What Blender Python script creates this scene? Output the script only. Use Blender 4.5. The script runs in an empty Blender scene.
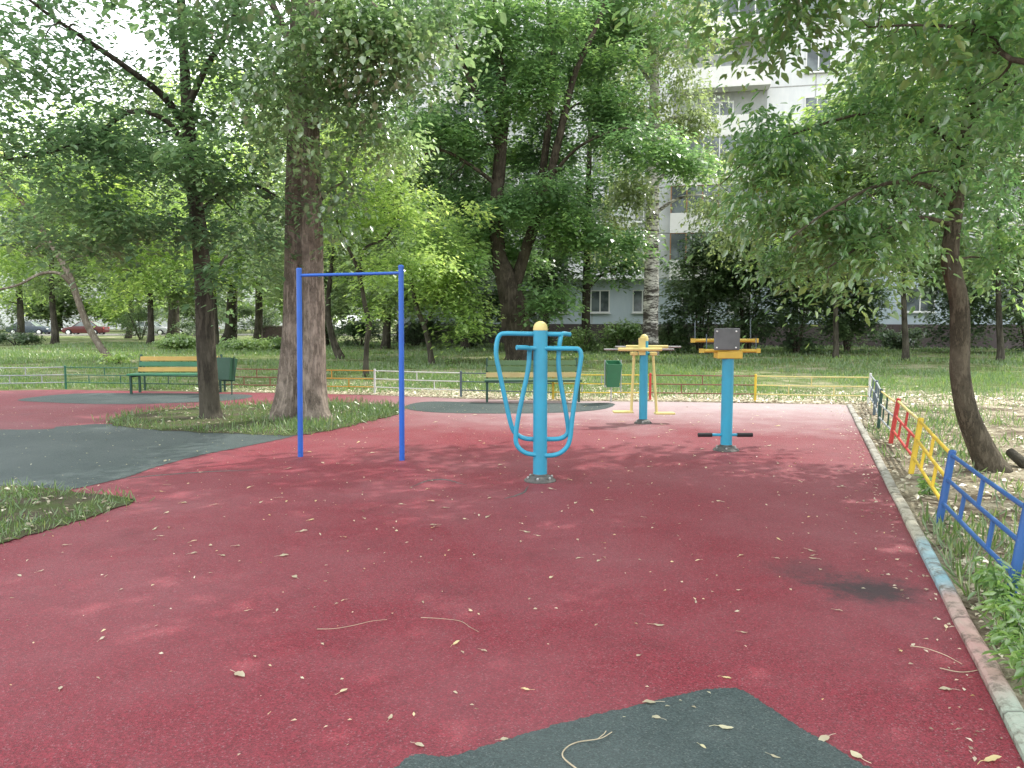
import bpy, math, random
import numpy as np
from mathutils import Vector, Matrix, noise as mnoise

random.seed(7)
RNG = np.random.default_rng(11)
SC = bpy.context.scene
COL = SC.collection
R = math.radians

# ------------------------------------------------------------------ camera model (used to survey points of the place)
F, CX, CY, CH = 780.0, 512.0, 384.0, 1.6
PITCH = math.atan(64 / F)
_fw = Vector((0, math.cos(PITCH), -math.sin(PITCH)))
_up = Vector((0, math.sin(PITCH), math.cos(PITCH)))


def ray(px, py):
    return Vector((1, 0, 0)) * ((px - CX) / F) + _fw - _up * ((py - CY) / F)


def G(px, py, z=0.0):
    d = ray(px, py)
    t = (z - CH) / d.z
    return Vector((d.x * t, d.y * t, z))


def W(px, py, Y):
    d = ray(px, py)
    t = Y / d.y
    return Vector((d.x * t, Y, CH + d.z * t))


# ------------------------------------------------------------------ objects, tags
def tag(o, label=None, cat=None, group=None, kind=None):
    if label: o['label'] = label
    if cat: o['category'] = cat
    if group: o['group'] = group
    if kind: o['kind'] = kind
    return o


def thing(name, label, cat, loc=(0, 0, 0), rz=0.0, group=None):
    o = bpy.data.objects.new(name, None)
    o.empty_display_size = 0.2
    COL.objects.link(o)
    o.location = loc
    o.rotation_euler = (0, 0, rz)
    return tag(o, label, cat, group)


def copy_tree(o, parent=None):
    c = o.copy()
    COL.objects.link(c)
    c.parent = parent
    for ch in list(o.children):
        copy_tree(ch, c)
    return c


class MB:
    """collects shapes, then links them as ONE mesh object"""

    def __init__(self):
        self.v, self.f, self.m = [], [], []
        self.mat = 0

    def add(self, vs, fs):
        b = len(self.v)
        self.v.extend(tuple(p) for p in vs)
        self.f.extend(tuple(i + b for i in f) for f in fs)
        self.m.extend([self.mat] * len(fs))
        return self

    def box(self, c, s, M=None):
        c, hx, hy, hz = Vector(c), s[0] / 2, s[1] / 2, s[2] / 2
        vs = []
        for x, y, z in ((-1, -1, -1), (1, -1, -1), (1, 1, -1), (-1, 1, -1), (-1, -1, 1), (1, -1, 1), (1, 1, 1), (-1, 1, 1)):
            p = Vector((x * hx, y * hy, z * hz))
            if M is not None: p = M @ p
            vs.append(p + c)
        return self.add(vs, [(0, 3, 2, 1), (4, 5, 6, 7), (0, 1, 5, 4), (1, 2, 6, 5), (2, 3, 7, 6), (3, 0, 4, 7)])

    def beam(self, a, b, w, h, upv=(0, 0, 1)):
        a, b = Vector(a), Vector(b)
        d = (b - a)
        L = d.length
        x = d / L
        y = Vector(upv).cross(x)
        if y.length < 1e-4: y = Vector((0, 1, 0)).cross(x)
        y.normalize()
        z = x.cross(y)
        M = Matrix((x, y, z)).transposed()
        return self.box((a + b) / 2, (L, w, h), M)

    def tube(self, pts, rad, n=10, cap=True, rough=0.0, seed=0.0):
        pts = [Vector(p) for p in pts]
        if not hasattr(rad, '__len__'): rad = [rad] * len(pts)
        ref = None
        rings, vs, fs = [], [], []
        for i, p in enumerate(pts):
            a = pts[max(i - 1, 0)]
            b = pts[min(i + 1, len(pts) - 1)]
            t = (b - a).normalized()
            if ref is None:
                ref = Vector((1, 0, 0)) if abs(t.x) < 0.8 else Vector((0, 1, 0))
            u = (ref - t * ref.dot(t)).normalized()
            ref = u
            w = t.cross(u)
            for k in range(n):
                an = 2 * math.pi * k / n
                r = rad[i]
                if rough:
                    q = Vector((math.cos(an) * 2.2, math.sin(an) * 2.2, p.z * 1.1 + seed))
                    r *= 1 + rough * mnoise.noise(q) + 0.5 * rough * mnoise.noise(q * 2.7)
                vs.append(p + (u * math.cos(an) + w * math.sin(an)) * r)
        for i in range(len(pts) - 1):
            for k in range(n):
                k2 = (k + 1) % n
                fs.append((i * n + k, i * n + k2, (i + 1) * n + k2, (i + 1) * n + k))
        if cap:
            fs.append(tuple(range(n - 1, -1, -1)))
            fs.append(tuple((len(pts) - 1) * n + k for k in range(n)))
        return self.add(vs, fs)

    def lathe(self, prof, c=(0, 0, 0), n=20, M=None):
        c = Vector(c)
        vs, fs = [], []
        for r, z in prof:
            for k in range(n):
                a = 2 * math.pi * k / n
                p = Vector((r * math.cos(a), r * math.sin(a), z))
                if M is not None: p = M @ p
                vs.append(p + c)
        for i in range(len(prof) - 1):
            for k in range(n):
                k2 = (k + 1) % n
                fs.append((i * n + k, i * n + k2, (i + 1) * n + k2, (i + 1) * n + k))
        fs.append(tuple(range(n - 1, -1, -1)))
        fs.append(tuple((len(prof) - 1) * n + k for k in range(n)))
        return self.add(vs, fs)

    def build(self, name, mat, parent=None, smooth=False, bevel=0.0, local=False):
        me = bpy.data.meshes.new(name)
        v = self.v
        if parent is not None and not local:
            root = parent
            off = Vector((0, 0, 0))
            while root is not None:
                off += Vector(root.location)
                root = root.parent
            v = [(p[0] - off.x, p[1] - off.y, p[2] - off.z) for p in v]
        me.from_pydata(v, [], self.f)
        for mm in (mat if isinstance(mat, (list, tuple)) else [mat]):
            me.materials.append(mm)
        me.polygons.foreach_set('material_index', self.m)
        if smooth:
            me.polygons.foreach_set('use_smooth', [True] * len(self.f))
            try:
                me.set_sharp_from_angle(angle=R(40))
            except Exception:
                pass
        me.update()
        o = bpy.data.objects.new(name, me)
        COL.objects.link(o)
        o.parent = parent
        if bevel:
            bm = o.modifiers.new('bevel', 'BEVEL')
            bm.width = bevel
            bm.segments = 2
            bm.limit_method = 'ANGLE'
        return o


def np_mesh(name, verts, faces, mat, parent=None, tint=None):
    """quads from numpy arrays, verts in world space; tint = one float per face"""
    me = bpy.data.meshes.new(name)
    if parent is not None:
        verts = verts - np.array(parent.location, dtype=np.float64)[None, :]
    nv, nf = len(verts), len(faces)
    me.vertices.add(nv)
    me.vertices.foreach_set('co', verts.astype(np.float32).ravel())
    me.loops.add(nf * 4)
    me.loops.foreach_set('vertex_index', faces.astype(np.int32).ravel())
    me.polygons.add(nf)
    me.polygons.foreach_set('loop_start', np.arange(0, nf * 4, 4, dtype=np.int32))
    me.update(calc_edges=True)
    if tint is not None:
        at = me.attributes.new('tint', 'FLOAT', 'FACE')
        at.data.foreach_set('value', tint.astype(np.float32))
    me.materials.append(mat)
    o = bpy.data.objects.new(name, me)
    COL.objects.link(o)
    o.parent = parent
    return o


def smooth_path(pts, sub=6):
    """Catmull-Rom through (Vector, radius) pairs or bare Vectors"""
    P = [np.array(list(p[0]) + [p[1]]) if isinstance(p, tuple) and not isinstance(p, Vector) else np.array(list(p)) for p in pts]
    Q = [2 * P[0] - P[1]] + P + [2 * P[-1] - P[-2]]
    out = []
    for i in range(1, len(Q) - 2):
        a, b, c, d = Q[i - 1], Q[i], Q[i + 1], Q[i + 2]
        for k in range(sub):
            t = k / sub
            out.append(0.5 * ((2 * b) + (c - a) * t + (2 * a - 5 * b + 4 * c - d) * t * t + (3 * b - a - 3 * c + d) * t ** 3))
    out.append(P[-1])
    return out


def closed_curve(pts, sub=8, jit=0.0, rng=random):
    P = [np.array(p[:2]) for p in pts]
    n = len(P)
    out = []
    for i in range(n):
        a, b, c, d = P[i - 1], P[i], P[(i + 1) % n], P[(i + 2) % n]
        for k in range(sub):
            t = k / sub
            q = 0.5 * ((2 * b) + (c - a) * t + (2 * a - 5 * b + 4 * c - d) * t * t + (3 * b - a - 3 * c + d) * t ** 3)
            out.append((q[0] + rng.uniform(-jit, jit), q[1] + rng.uniform(-jit, jit)))
    return out


def sheet(name, poly, z, mat, kind='structure'):
    me = bpy.data.meshes.new(name)
    me.from_pydata([(p[0], p[1], z) for p in poly], [], [tuple(range(len(poly)))])
    if me.polygons[0].normal.z < 0:
        me.flip_normals()
    me.materials.append(mat)
    o = bpy.data.objects.new(name, me)
    COL.objects.link(o)
    o['kind'] = kind
    return o


# ------------------------------------------------------------------ materials
class Nodes:
    def __init__(self, name):
        self.mat = bpy.data.materials.new(name)
        self.mat.use_nodes = True
        self.t = self.mat.node_tree
        self.t.nodes.clear()
        self.out = self.n('ShaderNodeOutputMaterial')

    def n(self, typ, **kw):
        nd = self.t.nodes.new(typ)
        for k, v in kw.items():
            if k in ('op',): nd.operation = v
            else: setattr(nd, k, v)
        return nd

    def l(self, a, b):
        self.t.links.new(a, b)

    def pos(self):
        return self.n('ShaderNodeNewGeometry').outputs['Position']

    def objco(self):
        return self.n('ShaderNodeTexCoord').outputs['Object']

    def noise(self, scale, detail=4, rough=0.55, vec=None, stretch=None):
        nd = self.n('ShaderNodeTexNoise')
        nd.inputs['Scale'].default_value = scale
        nd.inputs['Detail'].default_value = detail
        nd.inputs['Roughness'].default_value = rough
        vec = vec or self.pos()
        if stretch:
            mp = self.n('ShaderNodeMapping')
            mp.inputs['Scale'].default_value = stretch
            self.l(vec, mp.inputs['Vector'])
            vec = mp.outputs[0]
        self.l(vec, nd.inputs['Vector'])
        return nd.outputs['Fac']

    def ramp(self, fac, stops, interp='LINEAR'):
        nd = self.n('ShaderNodeValToRGB')
        cr = nd.color_ramp
        cr.interpolation = interp
        while len(cr.elements) < len(stops): cr.elements.new(0.5)
        for e, (p, c) in zip(cr.elements, stops):
            e.position = p
            e.color = (c, c, c, 1) if not hasattr(c, '__len__') else (*c, 1)
        self.l(fac, nd.inputs[0])
        return nd.outputs[0]

    def mix(self, fac, a, b, blend='MIX'):
        nd = self.n('ShaderNodeMix', data_type='RGBA', blend_type=blend)
        for s, v in ((nd.inputs[0], fac), (nd.inputs[6], a), (nd.inputs[7], b)):
            if hasattr(v, 'node'): self.l(v, s)
            elif hasattr(v, '__len__'): s.default_value = (*v, 1)
            else: s.default_value = v
        return nd.outputs[2]

    def math(self, op, a, b=0.0, clamp=False):
        nd = self.n('ShaderNodeMath', op=op)
        nd.use_clamp = clamp
        for s, v in ((nd.inputs[0], a), (nd.inputs[1], b)):
            if hasattr(v, 'node'): self.l(v, s)
            else: s.default_value = v
        return nd.outputs[0]

    def bump(self, h, strength=0.4, dist=0.01):
        nd = self.n('ShaderNodeBump')
        nd.inputs['Strength'].default_value = strength
        nd.inputs['Distance'].default_value = dist
        self.l(h, nd.inputs['Height'])
        return nd.outputs[0]

    def bsdf(self, col, rough=0.6, spec=0.4, metal=0.0, normal=None):
        b = self.n('ShaderNodeBsdfPrincipled')
        for key, v in (('Base Color', col), ('Roughness', rough), ('Specular IOR Level', spec), ('Metallic', metal)):
            s = b.inputs[key]
            if hasattr(v, 'node'): self.l(v, s)
            elif hasattr(v, '__len__'): s.default_value = (*v, 1)
            else: s.default_value = v
        if normal: self.l(normal, b.inputs['Normal'])
        self.l(b.outputs[0], self.out.inputs[0])
        return b


def m_paint(name, col, rough=0.38, wear=0.35, wearcol=None):
    k = Nodes(name)
    n1 = k.noise(3.0, 5, 0.6)
    n2 = k.noise(30.0, 8, 0.75)
    c = k.mix(k.ramp(n1, [(0.3, 0.0), (0.75, 1.0)]), col, tuple(min(1, x * 0.72 + 0.012) for x in col))
    wc = wearcol or tuple(min(1, x * 0.5 + 0.16) for x in col)
    f = k.math('MULTIPLY', k.ramp(n2, [(0.60, 0.0), (0.70, 1.0)]), wear)
    c = k.mix(f, c, wc)
    rg = k.ramp(n1, [(0.25, rough * 0.8), (0.8, min(1, rough * 1.5))])
    k.bsdf(c, rg, 0.5, normal=k.bump(n2, 0.12, 0.004))
    return k.mat


def m_plain(name, col, rough=0.6, spec=0.4, metal=0.0, var=0.25, scale=8.0, bump=0.15):
    k = Nodes(name)
    n1 = k.noise(scale, 6, 0.6)
    c = k.mix(k.ramp(n1, [(0.3, 0.0), (0.7, 1.0)]), tuple(x * (1 - var) for x in col), tuple(min(1, x * (1 + var)) for x in col))
    k.bsdf(c, rough, spec, metal, normal=k.bump(n1, bump, 0.01))
    return k.mat


def m_rubber(name, col, dark, dusty, stains=(), sun_dust=None):
    k = Nodes(name)
    pos = k.pos()
    vor = k.n('ShaderNodeTexVoronoi')
    vor.inputs['Scale'].default_value = 170.0
    k.l(pos, vor.inputs['Vector'])
    g = k.n('ShaderNodeSeparateColor')
    k.l(vor.outputs['Color'], g.inputs[0])
    grain = k.mix(k.ramp(g.outputs[0], [(0.1, 0.0), (0.9, 1.0)]), tuple(x * 0.6 for x in col), tuple(min(1, x * 1.4) for x in col))
    grain = k.mix(k.ramp(g.outputs[1], [(0.93, 0.0), (0.95, 0.75)]), grain, dusty)
    grain = k.mix(k.ramp(g.outputs[2], [(0.9, 0.0), (0.93, 0.4)]), grain, dark)
    big = k.noise(0.55, 5, 0.6)
    mid = k.noise(3.2, 6, 0.68)
    c = k.mix(k.ramp(big, [(0.40, 0.04), (0.68, 0.40)]), grain, dusty)
    c = k.mix(k.ramp(mid, [(0.54, 0.0), (0.80, 0.22)]), c, dusty)
    c = k.mix(k.ramp(k.noise(1.5, 6, 0.7), [(0.55, 0.0), (0.75, 0.35)]), c, dark)
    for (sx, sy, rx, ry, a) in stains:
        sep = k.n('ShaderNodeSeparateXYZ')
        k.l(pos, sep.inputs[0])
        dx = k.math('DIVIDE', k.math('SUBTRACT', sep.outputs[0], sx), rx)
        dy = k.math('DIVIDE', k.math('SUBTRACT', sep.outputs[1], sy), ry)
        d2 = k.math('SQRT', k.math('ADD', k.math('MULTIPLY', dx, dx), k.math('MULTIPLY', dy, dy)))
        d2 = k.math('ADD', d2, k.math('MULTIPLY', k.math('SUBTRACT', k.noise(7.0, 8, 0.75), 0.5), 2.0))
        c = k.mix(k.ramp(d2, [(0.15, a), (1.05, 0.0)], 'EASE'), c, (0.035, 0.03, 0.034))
    if sun_dust:        # dusty pale grey painted towards the back edge, standing in for strong sunlight
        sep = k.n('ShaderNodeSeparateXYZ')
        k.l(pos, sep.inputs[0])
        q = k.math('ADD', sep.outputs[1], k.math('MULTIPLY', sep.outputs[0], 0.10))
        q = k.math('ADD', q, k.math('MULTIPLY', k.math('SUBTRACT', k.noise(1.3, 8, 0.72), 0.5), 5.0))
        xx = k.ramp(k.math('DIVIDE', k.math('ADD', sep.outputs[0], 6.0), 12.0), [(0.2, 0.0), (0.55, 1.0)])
        c = k.mix(k.math('MULTIPLY', k.ramp(k.math('DIVIDE', q, 20.0), [(0.54, 0.0), (0.74, 0.8)]), xx), c, sun_dust)
    h = k.math('ADD', vor.outputs['Distance'], k.math('MULTIPLY', mid, 0.6))
    b = k.bsdf(c, 0.66, 0.28, normal=k.bump(h, 0.55, 0.006))
    b.inputs['Sheen Weight'].default_value = 0.02
    b.inputs['Sheen Roughness'].default_value = 0.45
    b.inputs['Sheen Tint'].default_value = (0.85, 0.80, 0.80, 1)
    return k.mat


def m_leaf(name, dark, mid, light, trans=0.42, gloss=0.07):
    k = Nodes(name)
    at = k.n('ShaderNodeAttribute')
    at.attribute_name = 'tint'
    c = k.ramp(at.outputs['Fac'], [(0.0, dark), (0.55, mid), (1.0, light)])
    hs = k.n('ShaderNodeHueSaturation')
    hs.inputs['Saturation'].default_value = 1.06
    hs.inputs['Value'].default_value = 2.15
    hs.inputs['Hue'].default_value = 0.485
    k.l(c, hs.inputs['Color'])
    di, tr, gl = k.n('ShaderNodeBsdfDiffuse'), k.n('ShaderNodeBsdfTranslucent'), k.n('ShaderNodeBsdfGlossy')
    k.l(c, di.inputs[0])
    k.l(hs.outputs[0], tr.inputs[0])
    gl.inputs['Color'].default_value = (0.95, 0.97, 0.95, 1)
    gl.inputs['Roughness'].default_value = 0.34
    m1, m2 = k.n('ShaderNodeMixShader'), k.n('ShaderNodeMixShader')
    m1.inputs[0].default_value = min(.6, trans + .08)
    k.l(di.outputs[0], m1.inputs[1]); k.l(tr.outputs[0], m1.inputs[2])
    m2.inputs[0].default_value = gloss + .05
    k.l(m1.outputs[0], m2.inputs[1]); k.l(gl.outputs[0], m2.inputs[2])
    k.l(m2.outputs[0], k.out.inputs[0])
    return k.mat


def m_bark(name, a, b, c, scale=6.0, stretch=(2.2, 2.2, 0.35), bump=0.9, moss=None):
    k = Nodes(name)
    n1 = k.noise(scale, 8, 0.68, stretch=stretch)
    n2 = k.noise(scale * 0.3, 4, 0.6)
    n3 = k.noise(scale * 4, 6, 0.7, stretch=(1, 1, 0.5))
    col = k.ramp(n1, [(0.32, a), (0.5, b), (0.72, c)])
    crk = k.math('ABSOLUTE', k.math('SUBTRACT', n1, 0.5))
    col = k.mix(k.ramp(crk, [(0.0, 0.75), (0.045, 0.0)]), col, tuple(x * .7 for x in a))
    col = k.mix(k.math('MULTIPLY', n3, 0.45), col, tuple(x * 0.5 for x in b))
    col = k.mix(k.ramp(n2, [(0.45, 0.0), (0.7, 0.55)]), col, moss or c)
    k.bsdf(col, 0.9, 0.15, normal=k.bump(k.math('ADD', n1, k.math('MULTIPLY', n3, 0.35)), bump, 0.05))
    return k.mat


M = {}
M['red'] = m_rubber('red_rubber', (0.255, 0.042, 0.056), (0.06, 0.018, 0.022), (0.36, 0.16, 0.17))
M['green'] = m_rubber('green_rubber', (0.041, 0.060, 0.060), (0.013, 0.019, 0.02), (0.12, 0.14, 0.135))
M['blue'] = m_paint('royal_blue_paint', (0.016, 0.125, 0.56), 0.32, 0.35, (0.10, 0.13, 0.22))
M['fence_blue'] = m_paint('fence_blue_paint', (0.025, 0.11, 0.33), 0.42, 0.45)
M['sky_blue'] = m_paint('sky_blue_paint', (0.030, 0.345, 0.52), 0.36, 0.45, (0.12, 0.19, 0.21))
M['yellow'] = m_paint('yellow_paint', (0.72, 0.47, 0.06), 0.4, 0.3)
M['pale_yellow'] = m_paint('pale_yellow_paint', (0.74, 0.62, 0.24), 0.42, 0.2)
M['fence_yellow'] = m_paint('fence_yellow_paint', (0.72, 0.50, 0.035), 0.42, 0.35)
M['orange'] = m_paint('orange_yellow_paint', (0.60, 0.30, 0.035), 0.45, 0.4)
M['white'] = m_paint('white_paint', (0.72, 0.72, 0.70), 0.5, 0.5, (0.35, 0.32, 0.28))
M['grey_paint'] = m_paint('grey_paint', (0.36, 0.39, 0.41), 0.5, 0.4)
M['slate'] = m_paint('slate_paint', (0.10, 0.14, 0.17), 0.5, 0.4)
M['red_paint'] = m_paint('red_paint', (0.56, 0.045, 0.035), 0.42, 0.35)
M['brown_paint'] = m_paint('brown_red_paint', (0.22, 0.07, 0.045), 0.5, 0.4)
M['green_paint'] = m_paint('green_paint', (0.022, 0.13, 0.075), 0.42, 0.3)
M['dark_green'] = m_paint('dark_green_paint', (0.018, 0.075, 0.05), 0.45, 0.3)
M['bench_green'] = m_paint('bench_green_paint', (0.025, 0.19, 0.095), 0.42, 0.3)
M['olive'] = m_paint('bench_olive_paint', (0.11, 0.20, 0.085), 0.5, 0.4)
M['bench_yellow'] = m_paint('bench_yellow_paint', (0.60, 0.38, 0.09), 0.45, 0.3)
M['bench_tan'] = m_paint('bench_tan_paint', (0.62, 0.45, 0.20), 0.45, 0.3)
M['bin_green'] = m_paint('bin_green_paint', (0.03, 0.19, 0.085), 0.4, 0.3)
M['bin_dark'] = m_paint('bin_dark_green_paint', (0.016, 0.085, 0.045), 0.42, 0.35)
M['panel_grey'] = m_plain('panel_grey', (0.13, 0.135, 0.14), 0.55, 0.4, 0, 0.15)
M['black_rubber'] = m_plain('black_rubber', (0.022, 0.022, 0.024), 0.7, 0.3)
M['steel'] = m_plain('dull_steel', (0.45, 0.45, 0.45), 0.42, 0.5, 0.8, 0.2)
M['flange'] = m_plain('dark_cast_flange', (0.10, 0.095, 0.09), 0.65, 0.4, 0.2, 0.45, 20)
M['chrome'] = m_plain('bright_metal', (0.75, 0.75, 0.74), 0.28, 0.5, 0.9, 0.1)
M['bark_dark'] = m_bark('bark_dark', (0.024, 0.022, 0.018), (0.075, 0.066, 0.052), (0.15, 0.135, 0.105))
M['bark_poplar'] = m_bark('bark_poplar', (0.06, 0.052, 0.045), (0.27, 0.222, 0.18), (0.48, 0.405, 0.34), 15.0, (1.7, 1.7, 0.30), 1.0)
M['bark_maple'] = m_bark('bark_maple', (0.024, 0.021, 0.017), (0.080, 0.066, 0.050), (0.155, 0.13, 0.10), 6.0, (2.0, 2.0, .5))
M['bark_elder'] = m_bark('bark_elder', (0.035, 0.030, 0.022), (0.105, 0.088, 0.064), (0.20, 0.17, 0.125), 9.0, (2.0, 2.0, 0.6))
M['bark_pale'] = m_bark('bark_pale', (0.08, 0.06, 0.045), (0.2, 0.165, 0.13), (0.36, 0.32, 0.27))
M['twig'] = m_plain('twig_bark', (0.075, 0.062, 0.047), 0.85, 0.2)
M['straw'] = m_plain('straw_stalk', (0.44, 0.37, 0.26), 0.8, 0.2)


def m_birch():
    k = Nodes('bark_birch')
    n1 = k.noise(1.6, 6, 0.7, stretch=(0.8, 0.8, 3.2))
    n2 = k.noise(9.0, 5, 0.7, stretch=(0.6, 0.6, 2.0))
    sep = k.n('ShaderNodeSeparateXYZ')
    k.l(k.pos(), sep.inputs[0])
    low = k.ramp(k.math('DIVIDE', sep.outputs[2], 14.0), [(0.0, 0.10), (0.5, 0.02), (1.0, 0.0)])
    f = k.ramp(k.math('ADD', k.math('ADD', k.math('MULTIPLY', n1, 0.6), k.math('MULTIPLY', n2, 0.4)), low), [(0.50, 0.0), (0.60, 1.0)])
    c = k.mix(f, (0.62, 0.60, 0.56), (0.06, 0.052, 0.047))
    k.bsdf(c, 0.8, 0.2, normal=k.bump(n2, 0.5, 0.03))
    return k.mat


M['bark_birch'] = m_birch()
# leaves: dark / mid / light
M['leaf_elder'] = m_leaf('leaf_box_elder', (0.064, 0.148, 0.056), (0.118, 0.245, 0.082), (0.26, 0.375, 0.11), 0.46, 0.08)
M['leaf_elm'] = m_leaf('leaf_elm', (0.074, 0.149, 0.070), (0.129, 0.240, 0.107), (0.242, 0.383, 0.158), 0.42, 0.12)
M['leaf_poplar'] = m_leaf('leaf_poplar', (0.086, 0.159, 0.072), (0.153, 0.263, 0.111), (0.290, 0.421, 0.181), 0.42, 0.13)
M['leaf_maple'] = m_leaf('leaf_maple', (0.070, 0.145, 0.059), (0.151, 0.275, 0.099), (0.393, 0.566, 0.194), 0.45, 0.11)
M['leaf_bright'] = m_leaf('leaf_bright', (0.121, 0.206, 0.065), (0.237, 0.356, 0.108), (0.478, 0.585, 0.186), 0.50, 0.07)
M['leaf_birch'] = m_leaf('leaf_birch', (0.142, 0.200, 0.081), (0.237, 0.310, 0.124), (0.467, 0.524, 0.226), 0.48, 0.11)
M['leaf_shrub'] = m_leaf('leaf_shrub', (0.055, 0.096, 0.046), (0.104, 0.169, 0.075), (0.218, 0.294, 0.132), 0.38, 0.09)
M['leaf_hedge'] = m_leaf('leaf_hedge', (0.109, 0.182, 0.067), (0.188, 0.289, 0.105), (0.334, 0.435, 0.169), 0.42, 0.06)
M['leaf_far'] = m_leaf('leaf_far', (0.096, 0.149, 0.071), (0.174, 0.250, 0.107), (0.327, 0.405, 0.175), 0.45, 0.08)
M['grass'] = m_leaf('grass_blades', (0.065, 0.14, 0.034), (0.13, 0.225, 0.058), (0.28, 0.33, 0.12), 0.40, 0.05)
M['litter'] = m_leaf('dry_leaf_litter', (0.20, 0.15, 0.10), (0.52, 0.47, 0.35), (0.78, 0.73, 0.58), 0.12, 0.04)
M['fallen'] = m_leaf('fallen_leaf', (0.20, 0.14, 0.075), (0.60, 0.56, 0.40), (0.62, 0.52, 0.20), 0.15, 0.06)
M['weed'] = m_leaf('weed_leaf', (0.09, 0.19, 0.05), (0.17, 0.31, 0.08), (0.30, 0.42, 0.14), 0.45, 0.05)


def m_ground():
    k = Nodes('lawn_ground')
    sep = k.n('ShaderNodeSeparateXYZ')
    k.l(k.pos(), sep.inputs[0])
    n1, n2, n3 = k.noise(0.28, 5, 0.6), k.noise(1.7, 6, 0.7), k.noise(22, 5, 0.75)
    grass = k.mix(k.ramp(n2, [(0.3, 0.0), (0.7, 1.0)]), (0.075, 0.11, 0.036), (0.15, 0.19, 0.065))
    soil = k.mix(k.ramp(n3, [(0.3, 0.0), (0.7, 1.0)]), (0.07, 0.05, 0.036), (0.20, 0.16, 0.115))
    straw = k.mix(k.ramp(n3, [(0.35, 0.0), (0.65, 1.0)]), (0.28, 0.235, 0.16), (0.54, 0.49, 0.37))
    yy = k.math('ADD', sep.outputs[1], k.math('MULTIPLY', k.math('SUBTRACT', n1, 0.5), 9.0))
    far = k.ramp(k.math('DIVIDE', yy, 40.0), [(0.385, 0.0), (0.45, 1.0)])
    bare = k.mix(k.ramp(n2, [(0.40, 0.0), (0.6, 1.0)]), soil, straw)
    lawn = k.mix(k.ramp(k.math('ADD', k.math('MULTIPLY', n1, 0.5), k.math('MULTIPLY', n2, 0.5)), [(0.48, 0.0), (0.62, 0.75)]), grass, straw)
    c = k.mix(far, bare, lawn)
    k.bsdf(c, 0.95, 0.1, normal=k.bump(n3, 0.8, 0.05))
    return k.mat


M['ground'] = m_ground()


def m_soil():
    k = Nodes('bed_soil')
    n2, n3 = k.noise(2.4, 6, 0.7), k.noise(34, 6, 0.75)
    c = k.mix(k.ramp(n3, [(0.3, 0.0), (0.7, 1.0)]), (0.045, 0.036, 0.03), (0.20, 0.165, 0.125))
    c = k.mix(k.ramp(n2, [(0.38, 0.0), (0.56, 0.85)]), c, (0.095, 0.135, 0.045))
    k.bsdf(c, 0.95, 0.1, normal=k.bump(n3, 1.0, 0.04))
    return k.mat


M['soil'] = m_soil()
M['asphalt'] = m_plain('asphalt', (0.10, 0.10, 0.10), 0.9, 0.2, 0, 0.2, 12)
M['concrete'] = m_plain('pale_concrete', (0.40, 0.38, 0.35), 0.9, 0.2, 0, 0.3, 6)


def m_kerb():
    k = Nodes('painted_kerb')
    sep = k.n('ShaderNodeSeparateXYZ')
    k.l(k.pos(), sep.inputs[0])
    n1, n2 = k.noise(4.0, 6, 0.7), k.noise(40, 5, 0.7)
    y = k.math('ADD', sep.outputs[1], k.math('MULTIPLY', k.math('SUBTRACT', n1, 0.5), 0.3))
    base = k.mix(n2, (0.27, 0.24, 0.20), (0.46, 0.42, 0.36))
    st = [(0.0, (0.27, 0.42, 0.32)), (0.155, (0.30, 0.44, 0.36)), (0.165, (0.50, 0.22, 0.22)), (0.215, (0.48, 0.27, 0.26)), (0.225, (0.15, 0.42, 0.55)),
          (0.268, (0.20, 0.45, 0.55)), (0.278, (0.50, 0.47, 0.36)), (0.36, (0.44, 0.43, 0.36)), (0.37, (0.40, 0.41, 0.38)), (1.0, (0.46, 0.46, 0.44))]
    pc = k.ramp(k.math('DIVIDE', y, 20.0), st)
    c = k.mix(k.ramp(n1, [(0.25, 0.75), (0.65, 0.25)]), base, pc)
    c = k.mix(k.ramp(k.noise(9.0, 7, 0.75), [(0.48, 0.0), (0.62, 0.8)]), c, (0.10, 0.085, 0.065))
    jo = k.math('FRACT', sep.outputs[1])
    c = k.mix(k.ramp(jo, [(0.0, 0.8), (0.02, 0.0)]), c, (0.04, 0.035, 0.03))
    k.bsdf(c, 0.85, 0.2, normal=k.bump(n2, 0.5, 0.015))
    return k.mat


M['kerb'] = m_kerb()


def m_facade(name, a, b, tile=None):
    k = Nodes(name)
    n1, n2 = k.noise(0.35, 6, 0.65), k.noise(5, 5, 0.7, stretch=(1, 1, 0.25))
    c = k.mix(k.ramp(k.math('ADD', k.math('MULTIPLY', n1, 0.6), k.math('MULTIPLY', n2, 0.4)), [(0.35, 0.0), (0.65, 1.0)]), a, b)
    k.bsdf(c, 0.85, 0.2, normal=k.bump(n2, 0.15, 0.02))
    return k.mat


M['facade'] = m_facade('pale_facade', (0.66, 0.68, 0.70), (0.80, 0.80, 0.80))
M['facade_blue'] = m_facade('pale_blue_facade', (0.45, 0.53, 0.60), (0.55, 0.62, 0.68))
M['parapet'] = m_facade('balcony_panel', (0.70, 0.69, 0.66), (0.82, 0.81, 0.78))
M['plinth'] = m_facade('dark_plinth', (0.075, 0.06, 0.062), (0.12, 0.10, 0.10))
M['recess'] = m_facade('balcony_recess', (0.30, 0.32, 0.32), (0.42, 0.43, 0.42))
M['joint'] = m_plain('panel_joint', (0.35, 0.35, 0.34), 0.9)
M['win_frame'] = m_plain('white_window_frame', (0.75, 0.75, 0.74), 0.5, 0.4, 0, 0.06)
M['wood_frame'] = m_plain('brown_window_frame', (0.30, 0.16, 0.08), 0.6)
M['roof'] = m_plain('roof_felt', (0.14, 0.14, 0.14), 0.9)


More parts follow.
